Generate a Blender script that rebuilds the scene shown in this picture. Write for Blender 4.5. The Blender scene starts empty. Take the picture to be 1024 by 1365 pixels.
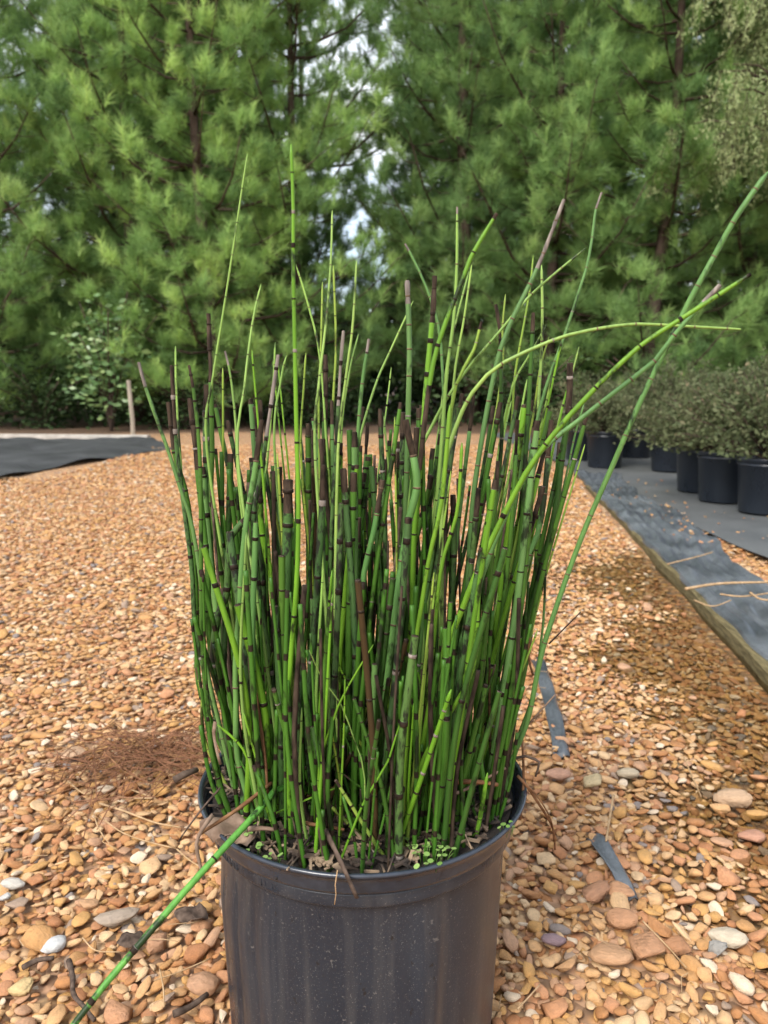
import bpy, bmesh, math, random
import numpy as np
from mathutils import Vector, Matrix, Quaternion

# ------------------------------------------------------------------ camera
sc = bpy.context.scene
col = sc.collection
F = 1031.0                      # focal length in pixels of the 1024 x 1365 photograph
PITCH = math.atan((682.5 - 510) / F)
CH = 0.576                      # the phone is held low, a little over half a metre up
cam_d = bpy.data.cameras.new('camera')
cam = bpy.data.objects.new('camera', cam_d); col.objects.link(cam)
cam.location = (0, 0, CH)
cam.rotation_euler = (math.pi / 2 - PITCH, 0, 0)
cam_d.sensor_fit = 'VERTICAL'; cam_d.sensor_height = 36.0
cam_d.lens = F / 1365.0 * 36.0
cam_d.clip_start = 0.02; cam_d.clip_end = 2000
cam_d.dof.use_dof = True
cam_d.dof.focus_distance = 0.66
cam_d.dof.aperture_fstop = cam_d.lens / 2.5
sc.camera = cam

# ------------------------------------------------------------------ world and sun
SUN_EL, SUN_AZ = math.radians(44), math.radians(-148)   # azimuth from +Y, clockwise seen from above
w = bpy.data.worlds.new('World'); sc.world = w; w.use_nodes = True
nt = w.node_tree; nt.nodes.clear()
N = nt.nodes.new; L = nt.links.new
wo = N('ShaderNodeOutputWorld'); bg = N('ShaderNodeBackground'); sky = N('ShaderNodeTexSky')
sky.sky_type = 'NISHITA'; sky.sun_disc = False
sky.sun_elevation = SUN_EL; sky.sun_rotation = SUN_AZ
sky.air_density = 1.0; sky.dust_density = 2.0
tc = N('ShaderNodeTexCoord'); mp = N('ShaderNodeMapping'); mp.inputs['Scale'].default_value = (1, 1, 2.2)
no = N('ShaderNodeTexNoise'); no.inputs['Scale'].default_value = 2.6; no.inputs['Detail'].default_value = 7
rp = N('ShaderNodeValToRGB'); rp.color_ramp.elements[0].position = .40; rp.color_ramp.elements[1].position = .62
rp.color_ramp.elements[0].color = (.22, .22, .22, 1)
mx = N('ShaderNodeMix'); mx.data_type = 'RGBA'; mx.inputs['B'].default_value = (8.2, 8.45, 8.8, 1)
L(tc.outputs['Generated'], mp.inputs['Vector']); L(mp.outputs['Vector'], no.inputs['Vector'])
L(no.outputs['Fac'], rp.inputs['Fac']); L(rp.outputs['Color'], mx.inputs['Factor'])
L(sky.outputs['Color'], mx.inputs['A']); L(mx.outputs['Result'], bg.inputs['Color'])
bg.inputs['Strength'].default_value = 0.1
L(bg.outputs['Background'], wo.inputs['Surface'])
sd = bpy.data.lights.new('sun', 'SUN'); so = bpy.data.objects.new('sun', sd); col.objects.link(so)
sd.energy = 2.0; sd.angle = math.radians(22); sd.color = (1, .955, .88)
sv = Vector((math.sin(SUN_AZ) * math.cos(SUN_EL), math.cos(SUN_AZ) * math.cos(SUN_EL), math.sin(SUN_EL)))
so.rotation_euler = sv.to_track_quat('Z', 'Y').to_euler(); so.location = sv * 30
vs = sc.view_settings
vs.view_transform = 'Standard'; vs.look = 'None'; vs.gamma = 1; vs.use_curve_mapping = False
vs.exposure = 1.32
sc.render.engine = 'CYCLES'
cy = sc.cycles
cy.use_denoising = True; cy.max_bounces = 4; cy.diffuse_bounces = 3; cy.glossy_bounces = 2; cy.transmission_bounces = 3; cy.transparent_max_bounces = 8
cy.caustics_reflective = False; cy.caustics_refractive = False
cy.use_adaptive_sampling = True; cy.adaptive_threshold = .02

rnd = random.Random(7)
R = np.random.default_rng(11)

# ------------------------------------------------------------------ projection helpers (pixel of the photo -> point of the place)
CP, SP = math.cos(PITCH), math.sin(PITCH)
def ray(px, py):
    a, b = (px - 512) / F, -(py - 682.5) / F
    return Vector((a, CP + b * SP, -SP + b * CP))
def U(px, py, Y):                   # at depth plane y = Y
    d = ray(px, py); return Vector((0, 0, CH)) + d * (Y / d.y)
def G(px, py, z=0.0):               # on the horizontal plane z
    d = ray(px, py); return Vector((0, 0, CH)) + d * ((z - CH) / d.z)
def project(p):                     # numpy (n,3) -> px, py, depth
    d = p - np.array([0, 0, CH])
    z = d[:, 1] * CP - d[:, 2] * SP; y = d[:, 1] * SP + d[:, 2] * CP
    return 512 + F * d[:, 0] / z, 682.5 - F * y / z, z

# ------------------------------------------------------------------ object helpers
def link(o, parent=None):
    col.objects.link(o)
    if parent is not None: o.parent = parent
    return o
def tag(o, label=None, cat=None, group=None, kind=None):
    if label: o['label'] = label
    if cat: o['category'] = cat
    if group: o['group'] = group
    if kind: o['kind'] = kind
    return o
def empty(name, loc=(0, 0, 0), rz=0, sc_=1):
    o = bpy.data.objects.new(name, None); o.location = loc; o.rotation_euler.z = rz
    o.scale = (sc_,) * 3; o.empty_display_size = .1
    return link(o)
def mesh_obj(name, verts, faces, mats, parent=None, midx=None, smooth=True):
    me = bpy.data.meshes.new(name)
    me.from_pydata([tuple(v) for v in verts], [], faces)
    for m in (mats if isinstance(mats, (list, tuple)) else [mats]): me.materials.append(m)
    if midx is not None: me.polygons.foreach_set('material_index', midx)
    me.polygons.foreach_set('use_smooth', [smooth] * len(me.polygons))
    me.update()
    return link(bpy.data.objects.new(name, me), parent)
def tri_mesh(name, V, k, mat, tint=None):      # V (n*k,3): n separate k-gons, fast path
    n = len(V) // k
    me = bpy.data.meshes.new(name)
    me.vertices.add(n * k); me.vertices.foreach_set('co', V.astype(np.float32).ravel())
    me.loops.add(n * k); me.loops.foreach_set('vertex_index', np.arange(n * k, dtype=np.int32))
    me.polygons.add(n); me.polygons.foreach_set('loop_start', np.arange(0, n * k, k, dtype=np.int32))
    if tint is not None:
        a = me.attributes.new('tint', 'FLOAT', 'POINT'); a.data.foreach_set('value', np.repeat(tint, k).astype(np.float32))
    me.materials.append(mat); me.update(calc_edges=True)
    return me

def catmull(pts, step):
    P = [Vector(p) for p in pts]
    if len(P) == 2:
        n = max(2, int((P[1] - P[0]).length / step)); return [P[0].lerp(P[1], i / n) for i in range(n + 1)]
    P = [P[0] * 2 - P[1]] + P + [P[-1] * 2 - P[-2]]
    out = []
    for i in range(1, len(P) - 2):
        a, b, c, d = P[i - 1:i + 3]
        n = max(1, int(round((c - b).length / step)))
        for k in range(n):
            t = k / n
            out.append(.5 * ((2 * b) + (c - a) * t + (2 * a - 5 * b + 4 * c - d) * t * t + (3 * b - a - 3 * c + d) * t ** 3))
    out.append(P[-2]); return out
class Tubes:
    """collects tubes into one mesh"""
    def __init__(s): s.v = []; s.f = []; s.m = []
    def add(s, pts, rad, sides=6, mat=0, cap=True, mats=None, flat=1.0):
        n = len(pts); base = len(s.v)
        up = None
        for i, p in enumerate(pts):
            t = (pts[min(i + 1, n - 1)] - pts[max(i - 1, 0)])
            if t.length < 1e-9: t = Vector((0, 0, 1))
            t.normalize()
            if up is None:
                ref = Vector((0, -1, 0)) if abs(t.y) < .9 else Vector((1, 0, 0))
                up = (ref - t * ref.dot(t)).normalized()
            else: up = (up - t * up.dot(t)).normalized()
            sd_ = t.cross(up)
            r = rad[i] if hasattr(rad, '__len__') else rad
            for k in range(sides):
                a = 2 * math.pi * k / sides
                s.v.append(p + up * (math.cos(a) * r * flat) + sd_ * (math.sin(a) * r))
        for i in range(n - 1):
            for k in range(sides):
                k2 = (k + 1) % sides
                s.f.append((base + i * sides + k, base + i * sides + k2, base + (i + 1) * sides + k2, base + (i + 1) * sides + k))
                s.m.append(mats[i] if mats else mat)
        if cap:
            s.f.append(tuple(base + k for k in range(sides))[::-1]); s.m.append(mats[0] if mats else mat)
            s.f.append(tuple(base + (n - 1) * sides + k for k in range(sides))); s.m.append(mats[-1] if mats else mat)
    def build(s, name, mats, parent=None, smooth=True):
        return mesh_obj(name, s.v, s.f, mats, parent, s.m, smooth)

# ------------------------------------------------------------------ material helpers
def mat(name):
    m = bpy.data.materials.new(name); m.use_nodes = True
    nt = m.node_tree; b = nt.nodes['Principled BSDF']
    return m, nt, b
def node(nt, t, **kw):
    n = nt.nodes.new(t)
    for k, v in kw.items():
        if k.startswith('i_'): n.inputs[k[2:].replace('_', ' ')].default_value = v
        else: setattr(n, k, v)
    return n
def ramp(nt, src, stops, interp='LINEAR'):
    r = nt.nodes.new('ShaderNodeValToRGB'); cr = r.color_ramp; cr.interpolation = interp
    while len(cr.elements) < len(stops): cr.elements.new(.5)
    for e, (p, c) in zip(cr.elements, stops):
        e.position = p; e.color = (*c, 1) if len(c) == 3 else c
    nt.links.new(src, r.inputs['Fac']); return r.outputs['Color']
def mixc(nt, fac, a, b, mode='MIX'):
    m = nt.nodes.new('ShaderNodeMix'); m.data_type = 'RGBA'; m.blend_type = mode
    for s, v in ((m.inputs['Factor'], fac), (m.inputs['A'], a), (m.inputs['B'], b)):
        if hasattr(v, 'links'): nt.links.new(v, s)
        elif isinstance(v, (int, float)): s.default_value = v
        else: s.default_value = (*v, 1)
    return m.outputs['Result']
def noise(nt, scale, detail=4, vec=None, rough=.55, coord='Object', stretch=None):
    n = nt.nodes.new('ShaderNodeTexNoise'); n.inputs['Scale'].default_value = scale
    n.inputs['Detail'].default_value = detail; n.inputs['Roughness'].default_value = rough
    if vec is None:
        t = nt.nodes.new('ShaderNodeTexCoord'); vec = t.outputs[coord]
    if stretch:
        mp = nt.nodes.new('ShaderNodeMapping'); mp.inputs['Scale'].default_value = stretch
        nt.links.new(vec, mp.inputs['Vector']); vec = mp.outputs['Vector']
    nt.links.new(vec, n.inputs['Vector']); return n.outputs['Fac']
def bump(nt, b, h, strength=.3, dist=.002):
    n = nt.nodes.new('ShaderNodeBump'); n.inputs['Strength'].default_value = strength; n.inputs['Distance'].default_value = dist
    nt.links.new(h, n.inputs['Height']); nt.links.new(n.outputs['Normal'], b.inputs['Normal'])
def simple(name, c1, c2, scale=40, rough=.7, bs=.3, bd=.001, stretch=None, spec=.12):
    m, nt, b = mat(name)
    f = noise(nt, scale, 5, stretch=stretch)
    nt.links.new(ramp(nt, f, [(.3, c1), (.7, c2)]), b.inputs['Base Color'])
    b.inputs['Roughness'].default_value = rough; b.inputs['Specular IOR Level'].default_value = spec
    bump(nt, b, f, bs, bd); return m
def leafmat(name, stops, trans=.35, rough=.55, spec=.1):
    m, nt, b = mat(name)
    a = node(nt, 'ShaderNodeAttribute', attribute_name='tint')
    c = ramp(nt, a.outputs['Fac'], stops)
    if name == 'pine_needles':              # needle colour scaled per tree, brighter in the front row's left and centre
        oi = nt.nodes.new('ShaderNodeObjectInfo')
        c = mixc(nt, 1.0, c, oi.outputs['Color'], 'MULTIPLY')
    nt.links.new(c, b.inputs['Base Color']); b.inputs['Roughness'].default_value = rough
    b.inputs['Specular IOR Level'].default_value = spec
    tr = nt.nodes.new('ShaderNodeBsdfTranslucent'); nt.links.new(c, tr.inputs['Color'])
    mx = nt.nodes.new('ShaderNodeMixShader'); mx.inputs[0].default_value = trans
    out = nt.nodes['Material Output']
    nt.links.new(b.outputs[0], mx.inputs[1]); nt.links.new(tr.outputs[0], mx.inputs[2]); nt.links.new(mx.outputs[0], out.inputs['Surface'])
    return m

# stone palette, drawn per object / per instance
STONE = [(0.00, (.45, .25, .095)), (.14, (.53, .32, .145)), (.28, (.40, .195, .075)), (.40, (.56, .37, .19)), (.50, (.46, .235, .115)),
         (.60, (.50, .29, .10)), (.70, (.59, .42, .235)), (.79, (.37, .17, .070)), (.85, (.45, .27, .155)), (.91, (.31, .23, .165)), (.94, (.64, .53, .38)), (.982, (.22, .19, .17))]
def stone_mat():
    m, nt, b = mat('river_pebble')
    oi = nt.nodes.new('ShaderNodeObjectInfo')
    c = ramp(nt, oi.outputs['Random'], STONE, 'CONSTANT')
    tcn = nt.nodes.new('ShaderNodeTexCoord')
    add = node(nt, 'ShaderNodeVectorMath', operation='ADD')
    mul = node(nt, 'ShaderNodeVectorMath', operation='SCALE'); mul.inputs['Scale'].default_value = 37.0
    cmb = nt.nodes.new('ShaderNodeCombineXYZ')
    for i in range(3): nt.links.new(oi.outputs['Random'], cmb.inputs[i])
    nt.links.new(cmb.outputs[0], mul.inputs[0]); nt.links.new(tcn.outputs['Object'], add.inputs[0]); nt.links.new(mul.outputs[0], add.inputs[1])
    f = noise(nt, 1.4, 6, add.outputs[0], .65); f2 = noise(nt, 7, 4, add.outputs[0], .7)
    c = mixc(nt, .75, c, ramp(nt, f, [(.25, (.62, .60, .58)), (.5, (1, 1, 1)), (.75, (1.25, 1.2, 1.12))]), 'MULTIPLY')
    c = mixc(nt, .55, c, ramp(nt, f2, [(.3, (.7, .68, .66)), (.6, (1.1, 1.1, 1.1))]), 'MULTIPLY')
    c = mixc(nt, 1.0, c, (1.03, .985, .99), 'MULTIPLY')
    nt.links.new(c, b.inputs['Base Color'])
    b.inputs['Roughness'].default_value = .55; b.inputs['Specular IOR Level'].default_value = .4
    bump(nt, b, f2, .45, .1); return m
M = {}
M['stone'] = stone_mat()

def ground_mat():
    m, nt, b = mat('gravel_ground')
    g = nt.nodes.new('ShaderNodeNewGeometry'); pos = g.outputs['Position']
    vo = node(nt, 'ShaderNodeTexVoronoi'); vo.inputs['Scale'].default_value = 52; nt.links.new(pos, vo.inputs['Vector'])
    sep = nt.nodes.new('ShaderNodeSeparateColor'); nt.links.new(vo.outputs['Color'], sep.inputs[0])
    c = ramp(nt, sep.outputs[0], STONE, 'CONSTANT')
    big = noise(nt, 1.3, 3, pos)
    c = mixc(nt, .5, c, ramp(nt, big, [(.3, (.8, .78, .76)), (.7, (1.1, 1.08, 1.05))]), 'MULTIPLY')
    inv = node(nt, 'ShaderNodeMath', operation='SUBTRACT'); inv.inputs[0].default_value = 1; nt.links.new(vo.outputs['Distance'], inv.inputs[1])
    # dirt between the pebbles
    dm = ramp(nt, vo.outputs['Distance'], [(.35, (0, 0, 0)), (.62, (1, 1, 1))])
    c = mixc(nt, dm, c, (.26, .16, .09))
    # near the camera only dirt lies under the real pebbles; beyond the gravel yard: pine litter
    sx = nt.nodes.new('ShaderNodeSeparateXYZ'); nt.links.new(pos, sx.inputs[0])
    def band(lo, hi):
        r = node(nt, 'ShaderNodeMapRange', interpolation_type='SMOOTHSTEP')
        r.inputs['From Min'].default_value = lo; r.inputs['From Max'].default_value = hi
        nt.links.new(sx.outputs['Y'], r.inputs['Value']); return r.outputs['Result']
    wob = noise(nt, .8, 4, pos)
    litter = ramp(nt, noise(nt, 30, 5, pos), [(.3, (.05, .03, .016)), (.7, (.13, .075, .04))])
    ad = node(nt, 'ShaderNodeMath', operation='MULTIPLY_ADD'); ad.inputs[1].default_value = 1.6; ad.inputs[2].default_value = -.8
    nt.links.new(wob, ad.inputs[0])
    yy = node(nt, 'ShaderNodeMath', operation='ADD'); nt.links.new(sx.outputs['Y'], yy.inputs[0]); nt.links.new(ad.outputs[0], yy.inputs[1])
    r = node(nt, 'ShaderNodeMapRange', interpolation_type='SMOOTHSTEP'); r.inputs['From Min'].default_value = 8.6; r.inputs['From Max'].default_value = 9.2
    nt.links.new(yy.outputs[0], r.inputs['Value'])
    c = mixc(nt, r.outputs['Result'], c, litter)
    c = mixc(nt, 1.0, c, (1.04, .99, .98), 'MULTIPLY')
    nt.links.new(c, b.inputs['Base Color']); b.inputs['Roughness'].default_value = .8
    bump(nt, b, inv.outputs[0], .9, .02); return m
M['ground'] = ground_mat()
def stem_mat(name, blotch):
    m, nt, b = mat(name)
    oi = nt.nodes.new('ShaderNodeObjectInfo')
    tcn = nt.nodes.new('ShaderNodeTexCoord')
    f = noise(nt, 260, 3, tcn.outputs['Object'], stretch=(1, 1, .06))
    f2 = noise(nt, 45, 4, tcn.outputs['Object'], stretch=(1, 1, .35))
    c = mixc(nt, .8, oi.outputs['Color'], ramp(nt, f, [(.3, (.72, .76, .7)), (.7, (1.16, 1.14, 1.1))]), 'MULTIPLY')
    c = mixc(nt, .7, c, ramp(nt, f2, [(.3, (.75, .8, .8)), (.65, (1.15, 1.1, .95))]), 'MULTIPLY')
    f4 = noise(nt, 38, 5, tcn.outputs['Object'], .7, stretch=(1, 1, .5))
    c = mixc(nt, ramp(nt, f4, [(.55, (0, 0, 0)), (.62, (.9, .9, .9))]), c, (.006, .007, .004))
    if blotch:
        f3 = noise(nt, 170, 6, tcn.outputs['Object'], .7, stretch=(1, 1, .45))
        c = mixc(nt, ramp(nt, f3, [(.50, (0, 0, 0)), (.57, (.94, .94, .94))]), c, (.012, .012, .010))
    nt.links.new(c, b.inputs['Base Color'])
    b.inputs['Roughness'].default_value = .45; b.inputs['Specular IOR Level'].default_value = .22
    bump(nt, b, f, .25, .0006); return m
M['stem'] = stem_mat('horsetail_green', False)
M['stem_old'] = stem_mat('horsetail_blotched', True)
M['sheath'] = simple('dark_sheath', (.005, .004, .003), (.032, .020, .013), 300, .7)
M['sheath_pale'] = simple('pale_sheath', (.10, .08, .065), (.30, .26, .23), 420, .75)
M['dry'] = simple('dry_stem_end', (.006, .004, .003), (.070, .048, .033), 220, .8, .6, .0015, stretch=(1, 1, .3))
M['dry_grey'] = simple('grey_dry_stem', (.07, .060, .054), (.27, .23, .20), 260, .7, stretch=(1, 1, .12))
M['hollow'] = simple('hollow_pith', (.004, .004, .003), (.01, .009, .007), 100, .9)
M['brown_stick'] = simple('brown_dead_stem', (.09, .04, .018), (.25, .13, .065), 120, .65, stretch=(.2, 1, 1))
M['dark_stick'] = simple('dark_bark', (.03, .02, .015), (.12, .085, .065), 140, .8)
M['straw'] = simple('pale_straw', (.27, .17, .085), (.45, .31, .18), 90, .6)
M['needle_litter'] = simple('pine_straw', (.11, .048, .026), (.25, .12, .065), 25, .7)
M['paper'] = simple('papery_leaf', (.11, .07, .048), (.27, .19, .14), 90, .8)

# ------------------------------------------------------------------ ground
BL0, BL1 = G(802, 672), G(1006, 884)                      # line of the timber edging
def board_x(y): return BL0.x + (BL1.x - BL0.x) * (y - BL0.y) / (BL1.y - BL0.y)
wl = [G(*p) for p in ((752, 742), (770, 790), (785, 850), (792, 950), (836, 1050), (880, 1130), (950, 1215), (1030, 1320), (1080, 1390))]
wy = np.array([p.y for p in wl])[::-1]; wx = np.array([p.x for p in wl])[::-1]
def sstep(t): t = np.clip(t, 0, 1); return t * t * (3 - 2 * t)
def hollow(x, y):                                         # 1 inside the flooded hollow
    xb = np.interp(y, wy, wx)
    e = .06 * np.sin(y * 9.0) + .04 * np.sin(y * 21 + x * 13)
    return sstep((x - xb + e + .10) / .34) * sstep((2.75 - y) / .25)
def gz(x, y):
    return -.017 * hollow(x, y) + .004 * np.sin(x * 3.1 + 1) * np.sin(y * 2.3)
WATER_Z = -.0062
xs = np.concatenate([[-900, -300, -100, -40, -20, -10, -6, -4, -3], np.arange(-2.4, 2.41, .05), [3, 4, 6, 10, 20, 40, 100, 300, 900]])
ys = np.concatenate([[-900, -300, -80, -20, -6, -2], np.arange(-.4, 4.01, .05), [4.5, 5.5, 7, 9, 12, 16, 24, 40, 100, 300, 900]])
XX, YY = np.meshgrid(xs, ys); ZZ = gz(XX, YY) - .004
gv = np.stack([XX, YY, ZZ], -1).reshape(-1, 3); nx = len(xs)
gf = [(j * nx + i, j * nx + i + 1, (j + 1) * nx + i + 1, (j + 1) * nx + i) for j in range(len(ys) - 1) for i in range(nx - 1)]
ground = mesh_obj('gravel_ground', gv, gf, M['ground']); tag(ground, 'tan river gravel yard running back to the pine wood', 'ground', kind='structure')

# ------------------------------------------------------------------ pebbles
def pebble_mesh(seed, sub, name='pebble'):
    r = np.random.default_rng(seed)
    bm = bmesh.new(); bmesh.ops.create_icosphere(bm, subdivisions=sub, radius=1)
    k = r.integers(9, 14); nrm = r.normal(size=(k, 3)); nrm /= np.linalg.norm(nrm, axis=1)[:, None]
    d = r.uniform(.56, 1.0, k); p = r.uniform(10, 40)
    for v in bm.verts:
        c = np.array(v.co); q = np.maximum(nrm @ c, 0) / d
        rad = (np.sum(q ** p) + (1 / 1.12) ** p) ** (-1 / p)
        v.co = Vector(c * rad)
    me = bpy.data.meshes.new(name); bm.to_mesh(me); bm.free()
    me.polygons.foreach_set('use_smooth', [True] * len(me.polygons)); me.materials.append(M['stone'])
    return me
def chip_mesh(seed, name='pebble'):
    r = np.random.default_rng(seed); bm = bmesh.new()
    n = int(r.integers(11, 17)); pts = r.normal(size=(n, 3)); pts /= np.linalg.norm(pts, axis=1)[:, None]
    pts[:, 2] = np.sign(pts[:, 2]) * np.abs(pts[:, 2]) ** .6
    for p in pts: bm.verts.new(p * r.uniform(.88, 1.1))
    h = bmesh.ops.convex_hull(bm, input=bm.verts)
    bmesh.ops.delete(bm, geom=[v for v in bm.verts if not v.link_faces], context='VERTS')
    bmesh.ops.dissolve_limit(bm, angle_limit=.28, verts=bm.verts, edges=bm.edges)
    bmesh.ops.bevel(bm, geom=list(bm.edges), offset=.17, segments=2, affect='EDGES', clamp_overlap=True)
    bmesh.ops.recalc_face_normals(bm, faces=bm.faces)
    me = bpy.data.meshes.new(name); bm.to_mesh(me); bm.free()
    me.polygons.foreach_set('use_smooth', [True] * len(me.polygons)); me.materials.append(M['stone'])
    return me
NV = 18
peb_hi = [pebble_mesh(100 + i, 2) for i in range(7)] + [chip_mesh(200 + i) for i in range(11)]
pcol = bpy.data.collections.new('pebble_shapes')
for i, m_ in enumerate(peb_hi):
    pcol.objects.link(bpy.data.objects.new('pebble_shape.%03d' % i, m_))

POT = Vector((-.018, .625, 0)); RIM_Z = .240; SOIL_Z = .2285
def free(x, y):
    ok = (np.hypot(x - POT.x, y - POT.y) > .113)
    bx = board_x(y)
    ok &= ~((x > bx - .035) & (x < bx + .27) & (y < 4.2))                    # edging and liner
    ok &= ~((x > bx + .03) & (y > 3.0 + .0 * x)) & ~((x > 1.17) & (y > 3.2 - (x - 1.17) * 5.5) & (y > 2.3))   # ground cloth
    ok &= ~((x < -2.05) & (y > 4.95 + (x + 4) * -.15) & (y > 4.6))
    return ok
# hand-placed notable stones: px, py, half-length px, aspect, height ratio, turn, palette hint
PX = []
def scatter(y0, y1, sizes, seed, cover):
    r = np.random.default_rng(seed); grid = {}; cs = .042; out = []
    xlim = lambda y: .62 * y + .28
    for (rm, cnt) in sizes:
        A = (y1 - y0) * 2 * xlim(y1)
        n = int(A * cnt)
        yy_ = r.uniform(y0, y1, n); xx_ = r.uniform(-1, 1, n) * xlim(y1)
        keep = (np.abs(xx_) < xlim(yy_)) & free(xx_, yy_); xx_ = xx_[keep]; yy_ = yy_[keep]
        rr = rm * r.uniform(.85, 1.18, len(xx_))
        for x, y, q in zip(xx_.tolist(), yy_.tolist(), rr.tolist()):
            ci, cj = int(x // cs), int(y // cs); ok = True
            for a in (-1, 0, 1):
                for b in (-1, 0, 1):
                    for (u, v, s) in grid.get((ci + a, cj + b), ()):
                        dd = cover * (q + s)
                        if (u - x) ** 2 + (v - y) ** 2 < dd * dd: ok = False; break
                    if not ok: break
                if not ok: break
            if ok: grid.setdefault((ci, cj), []).append((x, y, q)); out.append((x, y, q))
    return np.array(out)
top1 = scatter(.30, 2.0, [(.0160, 18), (.0125, 120), (.0097, 900), (.0075, 5200), (.0057, 11000), (.0040, 12000)], 1, .76)
top2 = scatter(2.0, 4.2, [(.0145, 30), (.0115, 300), (.0092, 2400), (.0072, 7500)], 2, .80)
def loose(y0, y1, dens, lo, hi, seed):
    r = np.random.default_rng(seed); xl = .62 * y1 + .3; n = int((y1 - y0) * 2 * xl * dens)
    y = r.uniform(y0, y1, n); x = r.uniform(-xl, xl, n); k = (np.abs(x) < .62 * y + .3) & free(x, y)
    x, y = x[k], y[k]; return np.stack([x, y, r.uniform(lo, hi, len(x))], 1)
under1 = loose(.30, 2.0, 6000, .0055, .0095, 3); under2 = loose(2.0, 4.2, 2200, .007, .011, 4)
far1 = loose(4.2, 7.2, 1700, .008, .014, 5)
def arrange(P, seed, lift, sink):
    r = np.random.default_rng(seed); n = len(P); q = P[:, 2]
    el = r.uniform(1.0, 1.45, n); fl = r.uniform(.30, .60, n)
    S = np.stack([q * el, q / el * 1.08, q * fl], 1)
    Rt = np.stack([r.normal(0, .22, n), r.normal(0, .22, n), r.uniform(0, 6.283, n)], 1)
    z = gz(P[:, 0], P[:, 1]) + S[:, 2] * lift + r.uniform(-.003, .004, n) - sink
    return np.stack([P[:, 0], P[:, 1], z], 1), S, Rt, r.integers(0, NV, n)
parts = [arrange(top1, 21, .55, .0), arrange(top2, 22, .5, .0), arrange(under1, 23, .2, .005), arrange(under2, 24, .2, .004), arrange(far1, 25, .45, .0)]
rs = np.random.default_rng(55); q_ = []
for i in range(150):
    y = rs.uniform(1.2, 3.9); q_.append((board_x(y) + (rs.normal(.25, .035) if i % 3 else rs.uniform(.0, .25)), y, rs.uniform(.004, .008)))
for i in range(160): q_.append((rs.uniform(1.15, 2.4), rs.uniform(2.3, 4.6), rs.uniform(.003, .008)))
sp_ = arrange(np.array(q_), 26, .5, .0); sp_[0][:, 2] += np.where(np.arange(len(q_)) < 150, .016, .013); parts.append(sp_)
Pp, Ps, Pr, Pi = (np.concatenate([p[k] for p in parts]) for k in range(4))
n_top = len(top1)
# notable stones read off the photograph: pixel, half length (px), colour, flatness
NOTABLE = [(74, 1258, 17, (.56, .555, .54), .5, 'white'), (18, 1178, 13, (.50, .46, .40), .5, 'pale'), (8, 1195, 9, (.52, .50, .47), .6, 'pale'),
           (975, 1057, 22, (.50, .33, .20), .6, 'tan'), (974, 1249, 22, (.55, .46, .34), .5, 'pale'), (861, 1269, 27, (.43, .22, .11), .4, 'rust'),
           (797, 1194, 24, (.42, .21, .11), .45, 'rust'), (826, 1192, 20, (.50, .26, .13), .5, 'rust'), (1005, 1104, 18, (.47, .24, .15), .55, 'pink'),
           (904, 1268, 20, (.38, .18, .08), .4, 'rust'), (757, 1292, 17, (.50, .28, .13), .6, 'tan'), (812, 1278, 24, (.48, .27, .14), .4, 'tan'),
           (828, 1230, 18, (.47, .24, .12), .5, 'tan'), (28, 1316, 17, (.60, .43, .20), .5, 'yellow'), (160, 1355, 22, (.48, .24, .12), .55, 'rust'),
           (155, 1226, 24, (.36, .28, .21), .4, 'grey'), (268, 1235, 16, (.47, .24, .12), .5, 'rust'), (210, 1260, 18, (.45, .24, .13), .5, 'tan'),
           (275, 1315, 22, (.45, .25, .14), .5, 'tan'), (738, 1258, 13, (.26, .17, .18), .5, 'purple'), (957, 1266, 15, (.30, .28, .25), .5, 'grey'),
           (836, 1009 + 20, 14, (.50, .40, .27), .5, 'tan'), (746, 1035, 17, (.50, .27, .17), .45, 'pink'), (789, 1045, 16, (.52, .40, .22), .55, 'yellow'),
           (70, 1104, 14, (.48, .23, .09), .4, 'rust'), (98, 1005, 20, (.52, .33, .2), .35, 'tan'), (120, 1205, 13, (.50, .28, .14), .5, 'tan')]
keep = np.ones(len(Pp), bool)
px_, py_, dz_ = project(Pp)
for (u, v, hl, c, fl, _) in NOTABLE:
    keep[:n_top] &= (np.hypot((px_[:n_top] - u), (py_[:n_top] - v) * 1.5) > hl * 1.12)
Pp, Ps, Pr, Pi = Pp[keep], Ps[keep], Pr[keep], Pi[keep]
n_top = int(keep[:n_top].sum())
px_, py_, dz_ = project(Pp)
app = Ps[:, 0] / dz_ * F
vis = (px_ > 2) & (px_ < 1022) & (py_ > 700) & (py_ < 1363) & (np.arange(len(Pp)) < n_top)
vis &= ~((px_ > 275) & (px_ < 680) & (py_ > 1040))
vis &= ~((px_ > 262) & (px_ < 700) & (py_ > 700) & (py_ < 1060))
order = np.argsort(-np.where(vis, app, -1))[:300 - len(NOTABLE)]
for i in order.tolist():
    o = bpy.data.objects.new('pebble', peb_hi[Pi[i]]); o.location = Pp[i]; o.scale = Ps[i]; o.rotation_euler = Pr[i]
    link(o, ground)
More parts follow.
